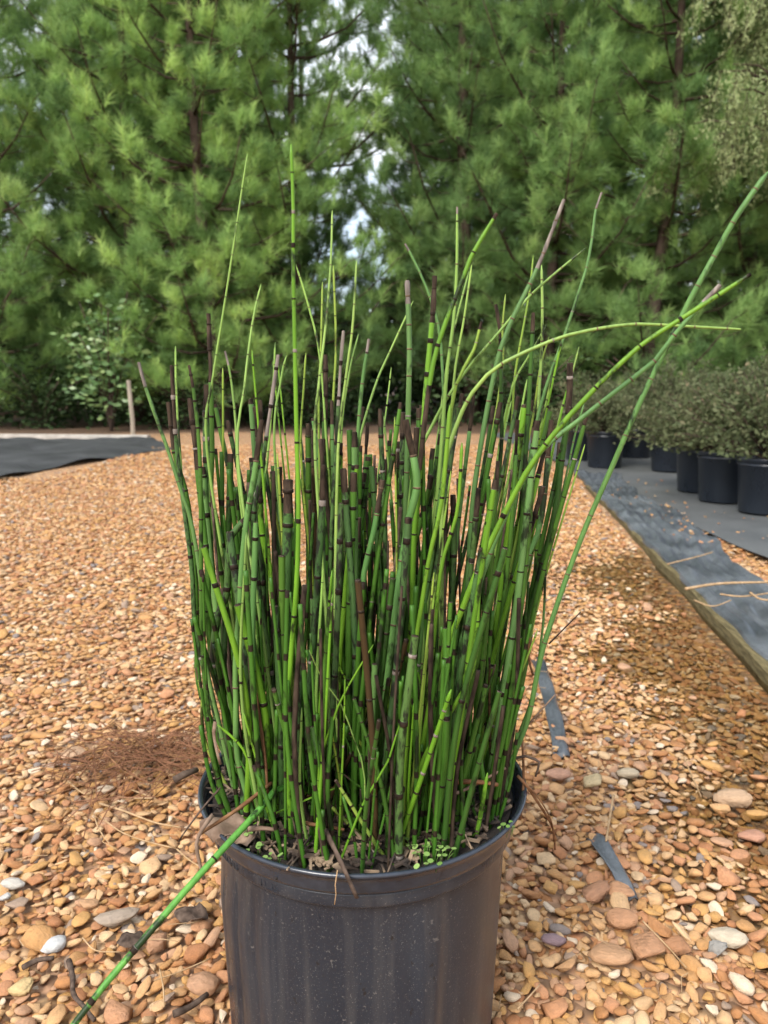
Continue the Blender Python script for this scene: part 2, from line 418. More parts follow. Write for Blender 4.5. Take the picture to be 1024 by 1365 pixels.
for k, (u, v, hl, c, fl, nm) in enumerate(NOTABLE):
    c = tuple(x * .86 for x in c)
    p = G(u, v, .006); d = (p - cam.location).length
    a = hl / F * d * 1.05
    me = peb_hi[(k * 5) % NV].copy(); me.materials.clear()
    m, ntm, b = mat(nm + '_stone'); f = noise(ntm, 2.2, 6, rough=.65)
    ntm.links.new(ramp(ntm, f, [(.25, tuple(x * .72 for x in c)), (.55, c), (.8, tuple(min(.8, x * 1.15) for x in c))]), b.inputs['Base Color'])
    b.inputs['Roughness'].default_value = .6; bump(ntm, b, f, .4, .1); me.materials.append(m)
    o = bpy.data.objects.new('pebble', me); link(o, ground)
    o.location = (p.x, p.y, float(gz(np.array(p.x), np.array(p.y))) + a * fl * .55 + .003); o.scale = (a, a * .72, a * fl * .8)
    o.rotation_euler = (rnd.uniform(-.15, .15), rnd.uniform(-.15, .15), rnd.uniform(-.5, .5))
rest = np.ones(len(Pp), bool); rest[order] = False
def gn_instances(name, P, S, Rt, I, coll, parent):
    me = bpy.data.meshes.new(name); me.vertices.add(len(P)); me.vertices.foreach_set('co', P.astype(np.float32).ravel())
    for an, dat in (('scl', S), ('rot', Rt)):
        a = me.attributes.new(an, 'FLOAT_VECTOR', 'POINT'); a.data.foreach_set('vector', dat.astype(np.float32).ravel())
    a = me.attributes.new('idx', 'INT', 'POINT'); a.data.foreach_set('value', I.astype(np.int32))
    o = link(bpy.data.objects.new(name, me), parent)
    ng = bpy.data.node_groups.new(name, 'GeometryNodeTree')
    ng.interface.new_socket('Geometry', in_out='INPUT', socket_type='NodeSocketGeometry')
    ng.interface.new_socket('Geometry', in_out='OUTPUT', socket_type='NodeSocketGeometry')
    n = ng.nodes.new; gi = n('NodeGroupInput'); go = n('NodeGroupOutput'); ip = n('GeometryNodeInstanceOnPoints')
    ci = n('GeometryNodeCollectionInfo'); ci.inputs['Collection'].default_value = coll
    ci.inputs['Separate Children'].default_value = True; ci.inputs['Reset Children'].default_value = True
    def na(nm, ty):
        k = n('GeometryNodeInputNamedAttribute'); k.data_type = ty; k.inputs['Name'].default_value = nm
        return [s for s in k.outputs if s.enabled and s.name == 'Attribute'][0]
    e = n('FunctionNodeEulerToRotation')
    l = ng.links.new
    l(gi.outputs[0], ip.inputs['Points']); l(ci.outputs[0], ip.inputs['Instance']); ip.inputs['Pick Instance'].default_value = True
    l(na('idx', 'INT'), ip.inputs['Instance Index']); l(na('rot', 'FLOAT_VECTOR'), e.inputs[0]); l(e.outputs[0], ip.inputs['Rotation'])
    l(na('scl', 'FLOAT_VECTOR'), ip.inputs['Scale']); l(ip.outputs[0], go.inputs[0])
    md = o.modifiers.new('pebbles', 'NODES'); md.node_group = ng
    return o
pg = gn_instances('loose_gravel', Pp[rest], Ps[rest], Pr[rest], Pi[rest], pcol, ground); pg['kind'] = 'stuff'

# ------------------------------------------------------------------ water in the hollow
m, ntm, b = mat('shallow_water'); ntm.nodes.remove(b)
out = ntm.nodes['Material Output']
tr = ntm.nodes.new('ShaderNodeBsdfTransparent'); tr.inputs[0].default_value = (.95, .92, .84, 1)
gl = ntm.nodes.new('ShaderNodeBsdfGlossy'); gl.inputs['Roughness'].default_value = .02
fr = ntm.nodes.new('ShaderNodeFresnel'); fr.inputs['IOR'].default_value = 1.33
mxs = ntm.nodes.new('ShaderNodeMixShader'); bp = ntm.nodes.new('ShaderNodeBump'); bp.inputs['Strength'].default_value = .4; bp.inputs['Distance'].default_value = .01
g_ = ntm.nodes.new('ShaderNodeNewGeometry')
ntm.links.new(noise(ntm, 22, 3, g_.outputs['Position'], stretch=(1, .6, 1)), bp.inputs['Height'])
for x in (gl, fr): ntm.links.new(bp.outputs[0], x.inputs['Normal'])
ntm.links.new(fr.outputs[0], mxs.inputs[0]); ntm.links.new(tr.outputs[0], mxs.inputs[1]); ntm.links.new(gl.outputs[0], mxs.inputs[2])
ntm.links.new(mxs.outputs[0], out.inputs['Surface']); M['water'] = m
wv = []; wf = []
yl = np.linspace(.45, 2.78, 60)
for y in yl:
    x0 = float(np.interp(y, wy, wx)) - .12; x1 = float(board_x(y)) - .01
    x0 = min(x0, x1 - .02)
    for i in range(2): wv.append((x0 + (x1 - x0) * i, y, WATER_Z))
wf = [(2 * j, 2 * j + 1, 2 * j + 3, 2 * j + 2) for j in range(len(yl) - 1)]
tag(mesh_obj('water', wv, wf, M['water']), 'shallow brown rainwater pooled over the gravel beside the timber edging', 'puddle', kind='structure')

# ------------------------------------------------------------------ edging, liners and ground cloth
M['timber'] = simple('weathered_timber', (.060, .050, .026), (.17, .14, .07), 30, .8, .5, .004, stretch=(6, .4, 6))
M['rail'] = simple('pale_grey_board', (.30, .28, .25), (.48, .45, .41), 12, .8, .3, .003)
def plastic(name, c1, c2, rough, sc=9, bs=.4):
    m, nt, b = mat(name)
    g = nt.nodes.new('ShaderNodeNewGeometry')
    f = noise(nt, sc, 6, g.outputs['Position'], .6); f2 = noise(nt, 160, 3, g.outputs['Position'])
    c = ramp(nt, f, [(.32, c1), (.7, c2)])
    c = mixc(nt, .4, c, ramp(nt, f2, [(.35, (.6, .6, .6)), (.65, (1.3, 1.3, 1.3))]), 'MULTIPLY')
    nt.links.new(c, b.inputs['Base Color']); b.inputs['Roughness'].default_value = rough
    bump(nt, b, f2, bs, .002); return m
M['liner'] = plastic('black_liner', (.035, .042, .050), (.13, .145, .16), .36, 5)
M['cloth'] = plastic('woven_ground_cloth', (.065, .07, .072), (.105, .11, .11), .55, 3)
BD = Vector((BL1.x - BL0.x, BL1.y - BL0.y, 0)).normalized()          # along the edging, towards the camera
BN = Vector((-BD.y, BD.x, 0))
if BN.x < 0: BN = -BN                                                # away from the gravel yard
def along(s, n, z): return BL0 + BD * s + BN * n + Vector((0, 0, z))
# timber edging: two boards end to end, slightly uneven
def timber(s0, s1, n0, n1, h, name, label, tilt=0):
    bm = bmesh.new(); k = 18
    rings = []
    for i in range(k + 1):
        s = s0 + (s1 - s0) * i / k; wob = .004 * math.sin(s * 5) + .003 * math.sin(s * 13)
        rings.append([bm.verts.new(along(s, n0 + wob, -.03)), bm.verts.new(along(s, n0 + wob + tilt, h - .006)), bm.verts.new(along(s, n0 + wob + tilt + .006, h)),
                      bm.verts.new(along(s, n1 + wob - .004, h + .001)), bm.verts.new(along(s, n1 + wob, h - .005)), bm.verts.new(along(s, n1 + wob, -.03))])
    for a, b_ in zip(rings, rings[1:]):
        for q in range(6): bm.faces.new((a[q], a[(q + 1) % 6], b_[(q + 1) % 6], b_[q]))
    bm.faces.new(rings[0][::-1]); bm.faces.new(rings[-1])
    bmesh.ops.recalc_face_normals(bm, faces=bm.faces)
    me = bpy.data.meshes.new(name); bm.to_mesh(me); bm.free(); me.materials.append(M['timber'])
    return tag(link(bpy.data.objects.new(name, me)), label, 'timber', 'timber edging boards')
timber(-1.2, 1.23, .0, .040, .022, 'edging_timber', 'far length of weathered timber edging half under the black liner')
timber(1.236, 3.2, -.006, .036, .024, 'edging_timber', 'near length of yellowish timber edging along the puddle')
# liner draped over the timber
def sheet(name, fn, nu, nv, m, thick=.0015):
    v = [fn(i / nu, j / nv) for j in range(nv + 1) for i in range(nu + 1)]
    f = [(j * (nu + 1) + i, j * (nu + 1) + i + 1, (j + 1) * (nu + 1) + i + 1, (j + 1) * (nu + 1) + i) for j in range(nv) for i in range(nu)]
    o = mesh_obj(name, v, f, m); md = o.modifiers.new('thickness', 'SOLIDIFY'); md.thickness = thick; md.offset = 1; return o
prof = [(-.001, .016), (.006, .029), (.03, .032), (.055, .029), (.085, .016), (.12, .012), (.16, .016), (.2, .010), (.235, .013), (.262, .010)]
def liner(u, v):
    s = -1.2 + 4.3 * v; q = u * (len(prof) - 1); i = min(int(q), len(prof) - 2); t = q - i
    n = prof[i][0] * (1 - t) + prof[i + 1][0] * t; z = prof[i][1] * (1 - t) + prof[i + 1][1] * t
    wr = .004 * math.sin(s * 17 + n * 40) * math.sin(n * 55) + .003 * math.sin(s * 41 + n * 90) + .0035 * math.sin(n * 150 + s * 6)
    wr *= min(1, n / .04) if n > 0 else 0
    n2 = n * (1 + .10 * math.sin(s * 3.3) + .05 * math.sin(s * 9)) + .004 * math.sin(s * 23)
    return along(s, n2 + .002, z + wr + .002)
tag(sheet('black_liner', liner, 54, 170, M['liner']), 'wrinkled black plastic liner draped over the timber edging', 'liner')
# ground cloth under the potted shrubs
ce = [G(880, 694), G(925, 706), G(975, 728), G(1030, 750)]
cloth_edge = [(ce[0].x - .03, 3.9), (ce[0].x - .01, 3.45)] + [(p.x, p.y) for p in ce] + [(1.75, 2.2), (3.2, 2.0)]
poly = cloth_edge + [(6.5, 2.2), (6.5, 8.6), (1.2, 8.9), (board_x(5.2) + .02, 5.2)]
bm = bmesh.new(); vv = [bm.verts.new((x, y, .009)) for x, y in poly]; fc = bm.faces.new(vv)
bmesh.ops.triangulate(bm, faces=[fc]); bmesh.ops.subdivide_edges(bm, edges=bm.edges, cuts=5, use_grid_fill=True)
for v in bm.verts: v.co.z += .004 * math.sin(v.co.x * 7 + v.co.y * 2) + .003 * math.sin(v.co.y * 9)
bmesh.ops.recalc_face_normals(bm, faces=bm.faces)
me = bpy.data.meshes.new('ground_cloth'); bm.to_mesh(me); bm.free(); me.materials.append(M['cloth'])
if me.polygons[0].normal.z < 0: me.flip_normals()
o = link(bpy.data.objects.new('ground_cloth', me)); md = o.modifiers.new('t', 'SOLIDIFY'); md.thickness = .002
tag(o, 'grey woven ground cloth laid under the potted shrubs', 'ground cloth', kind='structure')

# left: liner sheet on the ground, pale rail behind it, stake
lp = [(-60, 586), (60, 586), (150, 585), (196, 586), (216, 592), (234, 598), (180, 605), (120, 614), (60, 624), (0, 637), (-60, 655)]
bm = bmesh.new(); vv = [bm.verts.new(G(x, y, .015)) for x, y in lp]; fc = bm.faces.new(vv)
bmesh.ops.triangulate(bm, faces=[fc]); bmesh.ops.subdivide_edges(bm, edges=bm.edges, cuts=6, use_grid_fill=True)
for v in bm.verts: v.co.z += .022 * math.sin(v.co.x * 5 + v.co.y * 3) * math.sin(v.co.y * 4) + .008 * math.sin(v.co.x * 17 - v.co.y * 9) + .012
bmesh.ops.recalc_face_normals(bm, faces=bm.faces)
me = bpy.data.meshes.new('black_liner'); bm.to_mesh(me); bm.free(); me.materials.append(plastic('matt_black_sheet', (.012, .013, .015), (.045, .047, .05), .75, 3))
if me.polygons[0].normal.z < 0: me.flip_normals()
o = link(bpy.data.objects.new('black_liner', me)); md = o.modifiers.new('t', 'SOLIDIFY'); md.thickness = .003
tag(o, 'flat black plastic sheet spread on the gravel below the pale rail', 'liner')
def boxmesh(bm, M4, sx, sy, sz, bev=.004):
    r = bmesh.ops.create_cube(bm, size=1, matrix=M4 @ Matrix.Diagonal((sx, sy, sz, 1)))
    es = list({e for v in r['verts'] for e in v.link_edges})
    bmesh.ops.bevel(bm, geom=es, offset=bev, segments=2, affect='EDGES')
a, b2 = G(-70, 586, 0), G(196, 588, 0)
d = (b2 - a); bm = bmesh.new()
mm = Matrix.Translation((a + b2) / 2 + Vector((0, .08, .03))) @ Matrix.Rotation(math.atan2(d.y, d.x), 4, 'Z')
boxmesh(bm, mm, d.length, .09, .05); me = bpy.data.meshes.new('edge_rail'); bm.to_mesh(me); bm.free(); me.materials.append(M['rail'])
tag(link(bpy.data.objects.new('edge_rail', me)), 'low pale grey board edging the black sheet near the wood', 'board')
p = G(178, 583, 0); tb = Tubes()
tb.add([p + Vector((-.002, 0, -.1)), p + Vector((0, 0, .2)), p + Vector((-.012, 0, .42)), p + Vector((-.02, .0, .60))], [.024, .023, .022, .021], 6)
M['stake'] = simple('grey_stake_wood', (.20, .17, .13), (.36, .31, .25), 8, .8, .4, .003, stretch=(4, 4, .5))
tag(tb.build('wooden_stake', M['stake'], smooth=False), 'thin grey wooden stake standing beside the pale rail', 'stake')

# ------------------------------------------------------------------ shared foliage builders
def unit(n, r):
    v = r.normal(size=(n, 3)); return v / np.linalg.norm(v, axis=1)[:, None]
def leaves(P, D, size, r, wid=.45):            # diamond leaves at P, pointing along D
    n = len(P); side = np.cross(D, unit(n, r)); side /= np.linalg.norm(side, axis=1)[:, None] + 1e-9
    s = size * r.uniform(.7, 1.25, n)[:, None]
    nrm = np.cross(D, side)
    V = np.stack([P, P + D * s * .5 + side * s * wid * .5 + nrm * s * .06, P + D * s, P + D * s * .5 - side * s * wid * .5 + nrm * s * .06], 1)
    return V.reshape(-1, 3)

# ------------------------------------------------------------------ pine wood
NEEDLE = leafmat('pine_needles', [(0, (.118, .208, .080)), (.35, (.205, .340, .115)), (.7, (.290, .440, .145)), (1, (.41, .56, .20))], .48, .5)
M['bark'] = simple('pine_bark', (.035, .024, .018), (.10, .07, .055), 9, .9, .7, .02, stretch=(1, 1, .3))
def make_pine(seed, H, low, rad, dens, nd=44, ndl=.18):
    r = np.random.default_rng(seed); rr = random.Random(seed)
    trunk = Tubes(); bx, by = rr.uniform(-.25, .25), rr.uniform(-.2, .2)
    ax = lambda z: Vector((bx * math.sin(z / H * 3), by * math.sin(z / H * 2.4), z))
    r0 = H * .0125
    trunk.add([ax(H * i / 14) - (Vector((0, 0, .2)) if i == 0 else Vector()) for i in range(15)], [r0 * (1 - .93 * i / 14) * (1.25 if i == 0 else 1) for i in range(15)], 8)
    limbs = Tubes(); TP = []; TD = []; TT = []
    z = low
    while z < H - .25:
        u = (z - low) / (H - low)
        prof_ = rad * (1 - u) ** .75 * (.55 + .45 * min(1, u / .18)) + .22
        nb = rr.choice((4, 5, 5, 6)); a0 = rr.uniform(0, 6.28)
        for k in range(nb):
            if rr.random() < .12: continue
            az = a0 + k * 2 * math.pi / nb + rr.uniform(-.35, .35); Ln = prof_ * rr.uniform(.62, 1.15)
            up0 = rr.uniform(-.12, .25) + .35 * u
            o = ax(z + rr.uniform(-.12, .12)); dh = Vector((math.cos(az), math.sin(az), 0))
            cur = [o + dh * (Ln * t) + Vector((0, 0, Ln * (up0 * t + .28 * t * t - .10 * math.sin(t * 3.1)))) + Vector((rr.uniform(-.03, .03), rr.uniform(-.03, .03), rr.uniform(-.03, .03))) * t for t in (0, .25, .5, .75, 1)]
            br = .006 + .011 * Ln
            limbs.add(cur, [br, br * .85, br * .65, br * .45, br * .22], 5)
            nsub = max(3, int(Ln * 4.6 * dens))
            for s in range(nsub):
                t = .2 + .8 * (s + rr.random()) / nsub if s < nsub - 1 else 1.0
                q = min(3, int(t * 4)); f = t * 4 - q; p = cur[q].lerp(cur[q + 1], f)
                sgn = 1 if s % 2 else -1
                sl = (.20 + .38 * (1 - t)) * rr.uniform(.6, 1.2) * min(1, Ln)
                sd_ = (dh * .75 + Vector((-dh.y, dh.x, 0)) * sgn * rr.uniform(.5, 1.1) + Vector((0, 0, rr.uniform(.0, .5)))).normalized()
                if s == nsub - 1: sd_ = (dh + Vector((0, 0, .4))).normalized()
                e = p + sd_ * sl
                limbs.add([p, p.lerp(e, .5) + Vector((0, 0, -.01)), e], [.006, .005, .004], 4, cap=False)
                cl = rr.gauss(0, .22)
                for _ in range(rr.choice((5, 6, 7))):
                    tp = p.lerp(e, rr.uniform(.5, 1.05)) + Vector((rr.gauss(0, .06), rr.gauss(0, .06), rr.gauss(.02, .04)))
                    td = (sd_ * .55 + Vector((rr.gauss(0, .38), rr.gauss(0, .38), rr.uniform(.45, 1.25)))).normalized()
                    TP.append(tp); TD.append(td); TT.append(.40 + cl + rr.gauss(0, .12))
                for _ in range(rr.choice((0, 1, 1))):      # pale upright candles of new growth
                    TP.append(e + Vector((rr.gauss(0, .07), rr.gauss(0, .07), rr.uniform(.03, .10)))); TD.append(Vector((rr.gauss(0, .15), rr.gauss(0, .15), 1.15))); TT.append(.74 + cl * .5 + rr.gauss(0, .08))
        for k in range(5):                     # foliage close to the trunk
            az = rr.uniform(0, 6.28); q = rr.uniform(.12, .5) * (1 - .5 * u); TP.append(ax(z + rr.uniform(-.15, .25)) + Vector((math.cos(az) * q, math.sin(az) * q, 0))); TD.append(Vector((math.cos(az) * .6, math.sin(az) * .6, .7))); TT.append(rr.gauss(.38, .15))
        z += rr.uniform(.30, .52)
    for _ in range(6): TP.append(ax(H - rr.uniform(0, .3))); TD.append(Vector((rr.gauss(0, .2), rr.gauss(0, .2), 1)).normalized()); TT.append(.6)
    TP = np.array(TP); TD = np.array(TD); TT = np.array(TT); n = len(TP)
    P = np.repeat(TP, nd, 0); D = np.repeat(TD, nd, 0); m = n * nd
    uu = r.uniform(0, 1, m)[:, None]
    st = P + D * uu * .15
    dirn = D * r.uniform(.55, 1.1, (m, 1)) + unit(m, r) * .70
    dirn /= np.linalg.norm(dirn, axis=1)[:, None]
    dirn[:, 2] -= .08
    ln = ndl * r.uniform(.7, 1.15, (m, 1)); sd2 = np.cross(dirn, unit(m, r)); sd2 /= np.linalg.norm(sd2, axis=1)[:, None] + 1e-9
    wdt = .0036
    V = np.stack([st - sd2 * wdt, st + sd2 * wdt, st + dirn * ln], 1).reshape(-1, 3)
    tint = np.clip(np.repeat(TT, nd) + r.normal(0, .06, m), 0, 1)
    cme = tri_mesh('crown', V, 3, NEEDLE, tint)
    tm = trunk.build('trunk', M['bark']); lm = limbs.build('limbs', M['bark'])
    out_ = (tm.data, lm.data, cme)
    for ob in (tm, lm): bpy.data.objects.remove(ob)
    print('pine', seed, n, 'tufts')
    return out_
PINES = [make_pine(31, 8.6, .35, 2.1, 1.0), make_pine(32, 9.2, .5, 1.9, 1.0), make_pine(33, 8.0, .3, 2.2, 1.05), make_pine(34, 10.5, 2.6, 2.0, .8)]
def pine(px, Y, var, rz, s, label, group, tone=1.0):
    x = (px - 512) / F * (Y * CP) ; root = empty('pine_tree', (x, Y, 0), rz, s)
    tag(root, label, 'tree', group)
    for nm, me in zip(('trunk', 'limbs', 'crown'), PINES[var]): link(bpy.data.objects.new(nm, me), root).color = (tone ** 1.15, tone, tone ** .7, 1)
ordw = ['first', 'second', 'third', 'fourth', 'fifth', 'sixth', 'seventh', 'eighth', 'ninth', 'tenth', 'eleventh', 'twelfth']
ROW1 = [(-120, 10.9, 0), (-32, 10.3, 2), (182, 11.1, 1), (296, 10.1, 0), (400, 11.3, 2), (632, 11.5, 1), (728, 10.9, 2), (852, 10.3, 0), (985, 11.0, 2), (1130, 10.6, 1)]
for i, (px, Y, v) in enumerate(ROW1):
    pine(px, Y, v, rnd.uniform(0, 6.28), rnd.uniform(.94, 1.06), 'bushy green pine in the front row of the wood, %s from the left' % ordw[i], 'front row of pines', (.95, 1.12, 1.0, 1.28, 1.12, .86, .98, 1.08, 1.0, .95)[i])
ROW2 = [(-40, 14.2, 1), (158, 13.6, 0), (246, 14.4, 2), (330, 13.8, 1), (604, 14.8, 0), (690, 14.0, 1), (790, 14.2, 0), (925, 14.0, 1), (1065, 14.3, 2)]
for i, (px, Y, v) in enumerate(ROW2):
    pine(px, Y, v, rnd.uniform(0, 6.28), rnd.uniform(.98, 1.12), 'dense pine standing in the second row of the wood, %s from the left' % ordw[i], 'second row of pines', rnd.uniform(.78, 1.05))
ROW3 = [(-20, 18), (140, 18.6), (205, 17.5), (325, 18.2), (410, 17.4), (600, 17.6), (705, 18.5), (765, 17.3), (880, 18.2), (965, 17.6)]
for i, (px, Y) in enumerate(ROW3):
    pine(px, Y, 3, rnd.uniform(0, 6.28), rnd.uniform(.95, 1.15), 'tall bare-trunked pine deep in the wood, %s from the left' % ordw[i], 'tall pines deep in the wood', rnd.uniform(.75, .95))

# pale feathery drooping tree at the upper right
PALE = leafmat('feathery_leaf', [(0, (.26, .33, .15)), (.5, (.36, .43, .20)), (1, (.50, .54, .29))], .45, .5)
def drooper(px, Y, label):
    r = np.random.default_rng(77); rr = random.Random(77)
    root = empty('feathery_tree', ((px - 512) / F * Y, Y, 0)); tag(root, label, 'tree')
    tb = Tubes(); tb.add([Vector((0, 0, -.2)), Vector((.05, 0, 2)), Vector((-.1, 0, 4)), Vector((.1, .1, 6.5)), Vector((.0, 0, 8.4))], [.07, .06, .05, .035, .02], 8)
    tb.build('trunk', M['bark'], root)
    lb = Tubes(); P = []; D = []
    for i in range(75):
        z0 = rr.uniform(2.9, 8.0); az = rr.uniform(0, 6.28); Ln = rr.uniform(1.0, 2.1) * (1.15 - .45 * (z0 - 2.6) / 5.4)
        dh = Vector((math.cos(az), math.sin(az), 0)); o = Vector((0, 0, z0))
        cur = [o + dh * Ln * t + Vector((0, 0, Ln * (.75 * t - .55 * t * t))) for t in (0, .25, .5, .75, 1)]
        lb.add(cur, [.022, .017, .012, .008, .004], 5)
        for k in range(22):
            t = rr.uniform(.15, 1); q = min(3, int(t * 4)); p = cur[q].lerp(cur[q + 1], t * 4 - q)
            hang = rr.uniform(.3, .85); dr = Vector((rr.gauss(0, .25), rr.gauss(0, .25), -1)).normalized()
            lb.add([p, p + dr * hang * .5 + dh * .03, p + dr * hang], [.004, .003, .002], 3, cap=False)
            m = 60; tt = r.uniform(0, 1, (m, 1))
            P.append(np.array(p) + np.array(dr) * tt * hang + r.normal(0, .03, (m, 3)))
            dd = np.array([0, 0, -.7]) + r.normal(0, .6, (m, 3)); D.append(dd / np.linalg.norm(dd, axis=1)[:, None])
    lb.build('limbs', M['bark'], root)
    P = np.concatenate(P); D = np.concatenate(D)
    me = tri_mesh('crown', leaves(P, D, .05, r, .30), 4, PALE, np.repeat(r.uniform(.2, .9, len(P) // 60), 60))
    link(bpy.data.objects.new('crown', me), root)
drooper(1050, 8.9, 'pale yellow-green feathery tree drooping at the right edge of the wood')

# broad-leaved bush at the left, undergrowth and far wood
BROAD = leafmat('broad_leaf', [(0, (.07, .15, .05)), (.5, (.18, .30, .12)), (1, (.40, .52, .20))], .35, .35, .5)
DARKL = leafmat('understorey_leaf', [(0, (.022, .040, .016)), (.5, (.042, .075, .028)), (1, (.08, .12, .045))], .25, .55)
def bush(px, Y, h, rx, n, size, seed, m, label):
    r = np.random.default_rng(seed); root = empty('leafy_bush', ((px - 512) / F * Y, Y, 0)); tag(root, label, 'bush', 'bushes at the foot of the wood')
    tb = Tubes(); P = []; T = []
    for i in range(16):
        a = r.uniform(0, 6.28); q = r.uniform(.2, 1) * rx; e = Vector((math.cos(a) * q, math.sin(a) * q * .8, h * r.uniform(.55, 1)))
        tb.add(catmull([(0, 0, -.05), (e.x * .3, e.y * .3, e.z * .55), e], .15), .008, 4)
        k = n // 16; u = r.uniform(.3, 1, (k, 1)); P.append(np.array([e.x * .9, e.y * .9, e.z]) * u + r.normal(0, .14, (k, 3))); T.append(np.full(k, r.uniform(.15, .8)))
    tb.build('stems', M['bark'], root)
    P = np.concatenate(P); P[:, 2] = np.maximum(P[:, 2], .03); D = unit(len(P), r); D[:, 2] = np.abs(D[:, 2]) * .3 - .25
    D /= np.linalg.norm(D, axis=1)[:, None]
    me = tri_mesh('foliage', leaves(P, D, size, r, .5), 4, m, np.clip(np.concatenate(T) + r.normal(0, .15, len(P)), 0, 1)); link(bpy.data.objects.new('foliage', me), root)
bush(150, 9.4, 1.75, .65, 1100, .10, 5, BROAD, 'pale broad-leaved bush at the foot of the pines behind the stake')
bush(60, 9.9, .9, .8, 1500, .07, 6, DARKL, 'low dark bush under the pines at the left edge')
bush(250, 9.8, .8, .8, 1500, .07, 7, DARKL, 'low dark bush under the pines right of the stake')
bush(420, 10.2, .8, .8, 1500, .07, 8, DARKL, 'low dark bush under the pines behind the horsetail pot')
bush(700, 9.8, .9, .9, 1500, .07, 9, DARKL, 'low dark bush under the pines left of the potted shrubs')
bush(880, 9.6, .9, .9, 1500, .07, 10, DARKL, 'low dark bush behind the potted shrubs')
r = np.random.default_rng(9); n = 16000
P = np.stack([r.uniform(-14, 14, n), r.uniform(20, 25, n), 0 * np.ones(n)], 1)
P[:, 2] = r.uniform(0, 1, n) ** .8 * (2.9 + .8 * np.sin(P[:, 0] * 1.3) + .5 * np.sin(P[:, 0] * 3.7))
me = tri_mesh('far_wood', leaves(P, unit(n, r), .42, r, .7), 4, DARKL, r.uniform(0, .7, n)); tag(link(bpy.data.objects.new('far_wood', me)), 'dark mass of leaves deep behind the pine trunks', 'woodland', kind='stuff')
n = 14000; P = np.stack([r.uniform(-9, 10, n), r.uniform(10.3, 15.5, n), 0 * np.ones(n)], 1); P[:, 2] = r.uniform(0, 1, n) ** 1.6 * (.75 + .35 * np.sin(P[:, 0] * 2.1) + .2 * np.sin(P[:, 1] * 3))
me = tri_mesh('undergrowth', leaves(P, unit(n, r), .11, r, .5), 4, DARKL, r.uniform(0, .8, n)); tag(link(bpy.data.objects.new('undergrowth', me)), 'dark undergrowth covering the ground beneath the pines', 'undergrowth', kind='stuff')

# ------------------------------------------------------------------ nursery pots
def pot_mat(name, dusty):
    m, nt, b = mat(name)
    tcn = nt.nodes.new('ShaderNodeTexCoord'); ob = tcn.outputs['Object']
    f = noise(nt, 11, 5, ob, .6, stretch=(1, 1, .5)); sp = noise(nt, 850, 2, ob, .5); sp2 = noise(nt, 230, 3, ob, .6)
    st = noise(nt, 60, 4, ob, .6, stretch=(1, 1, .04))
    c = ramp(nt, f, [(.3, (.010, .014, .022)), (.7, (.019, .025, .035))])
    if dusty:
        c = mixc(nt, ramp(nt, st, [(.5, (0, 0, 0)), (.78, (.6, .6, .6))]), c, (.075, .072, .070))
        c = mixc(nt, ramp(nt, sp, [(.63, (0, 0, 0)), (.72, (.5, .5, .5))]), c, (.17, .16, .15))
        c = mixc(nt, ramp(nt, sp2, [(.66, (0, 0, 0)), (.70, (.45, .45, .45))]), c, (.16, .15, .14))
        dk = noise(nt, 140, 3, ob, .6, stretch=(1, 1, .6))
        c = mixc(nt, ramp(nt, dk, [(.68, (0, 0, 0)), (.72, (.8, .8, .8))]), c, (.008, .007, .006))
    nt.links.new(c, b.inputs['Base Color']); b.inputs['Roughness'].default_value = .38; b.inputs['Specular IOR Level'].default_value = .5
    rg = ramp(nt, f, [(.3, (.22, .22, .22)), (.7, (.42, .42, .42))]); nt.links.new(rg, b.inputs['Roughness'])
    bump(nt, b, sp2, .12, .0008); return m
M['pot'] = pot_mat('black_nursery_plastic', False); M['pot_dusty'] = pot_mat('dusty_black_nursery_plastic', True)
def lathe(name, prof, seg, m, parent=None, mod=None):
    V = []
    for (r_, z) in prof:
        for k in range(seg):
            a = 2 * math.pi * k / seg; q = r_ + (mod(a, z) if mod else 0)
            V.append((math.cos(a) * q, math.sin(a) * q, z))
    Fc = [(i * seg + k, i * seg + (k + 1) % seg, (i + 1) * seg + (k + 1) % seg, (i + 1) * seg + k) for i in range(len(prof) - 1) for k in range(seg)]
    return mesh_obj(name, V, Fc, m, parent)
def arc(cx, cz, r_, a0, a1, n): return [(cx + r_ * math.cos(math.radians(a0 + (a1 - a0) * i / n)), cz + r_ * math.sin(math.radians(a0 + (a1 - a0) * i / n))) for i in range(n + 1)]
RIBS = [-65, -138, -126, -150, -161, 20, 50, 90, 130, 160]
def ribmod(a, z):
    d = math.degrees(a); s = 0
    for q in RIBS:
        e = abs((d - q + 180) % 360 - 180); t = max(0, min(1, (6.0 - e) / 2.2)); s += t * t * (3 - 2 * t)
    return .0042 * min(1, s) * min(1, max(0, (.196 - z) / .006))
pot = empty('nursery_pot', POT); tag(pot, 'large dusty black plastic nursery pot holding the horsetails', 'plant pot')
lathe('pot_wall', [(.02, .003), (.108, .003), (.1125, .0), (.1145, .004), (.1155, .02), (.1178, .08), (.1205, .15), (.1222, .196), (.1226, .202), (.1226, .2055), (.1200, .2055), (.1175, .15), (.112, .02), (.108, .008), (.02, .008)], 168, M['pot_dusty'], pot, ribmod)
lathe('pot_ring', [(.1215, .2065)] + arc(.1276, .2085, .0017, -100, 0, 4) + arc(.1279, .2166, .0017, 5, 90, 4) + [(.1215, .2186)], 168, M['pot_dusty'], pot)
M['rim'] = plastic('shiny_black_rim', (.016, .021, .031), (.028, .035, .048), .22, 30, .05)
lathe('pot_rim', [(.1225, .2192), (.1312, .2196), (.1330, .2206), (.1338, .2232), (.1344, .2262), (.1349, .230), (.1364, .2352)] + arc(.1382, .2385, .0018, -40, 120, 6) + [(.1366, .2398), (.1352, .238), (.1330, .231), (.1290, .2225), (.1225, .2200)], 168, M['rim'], pot)
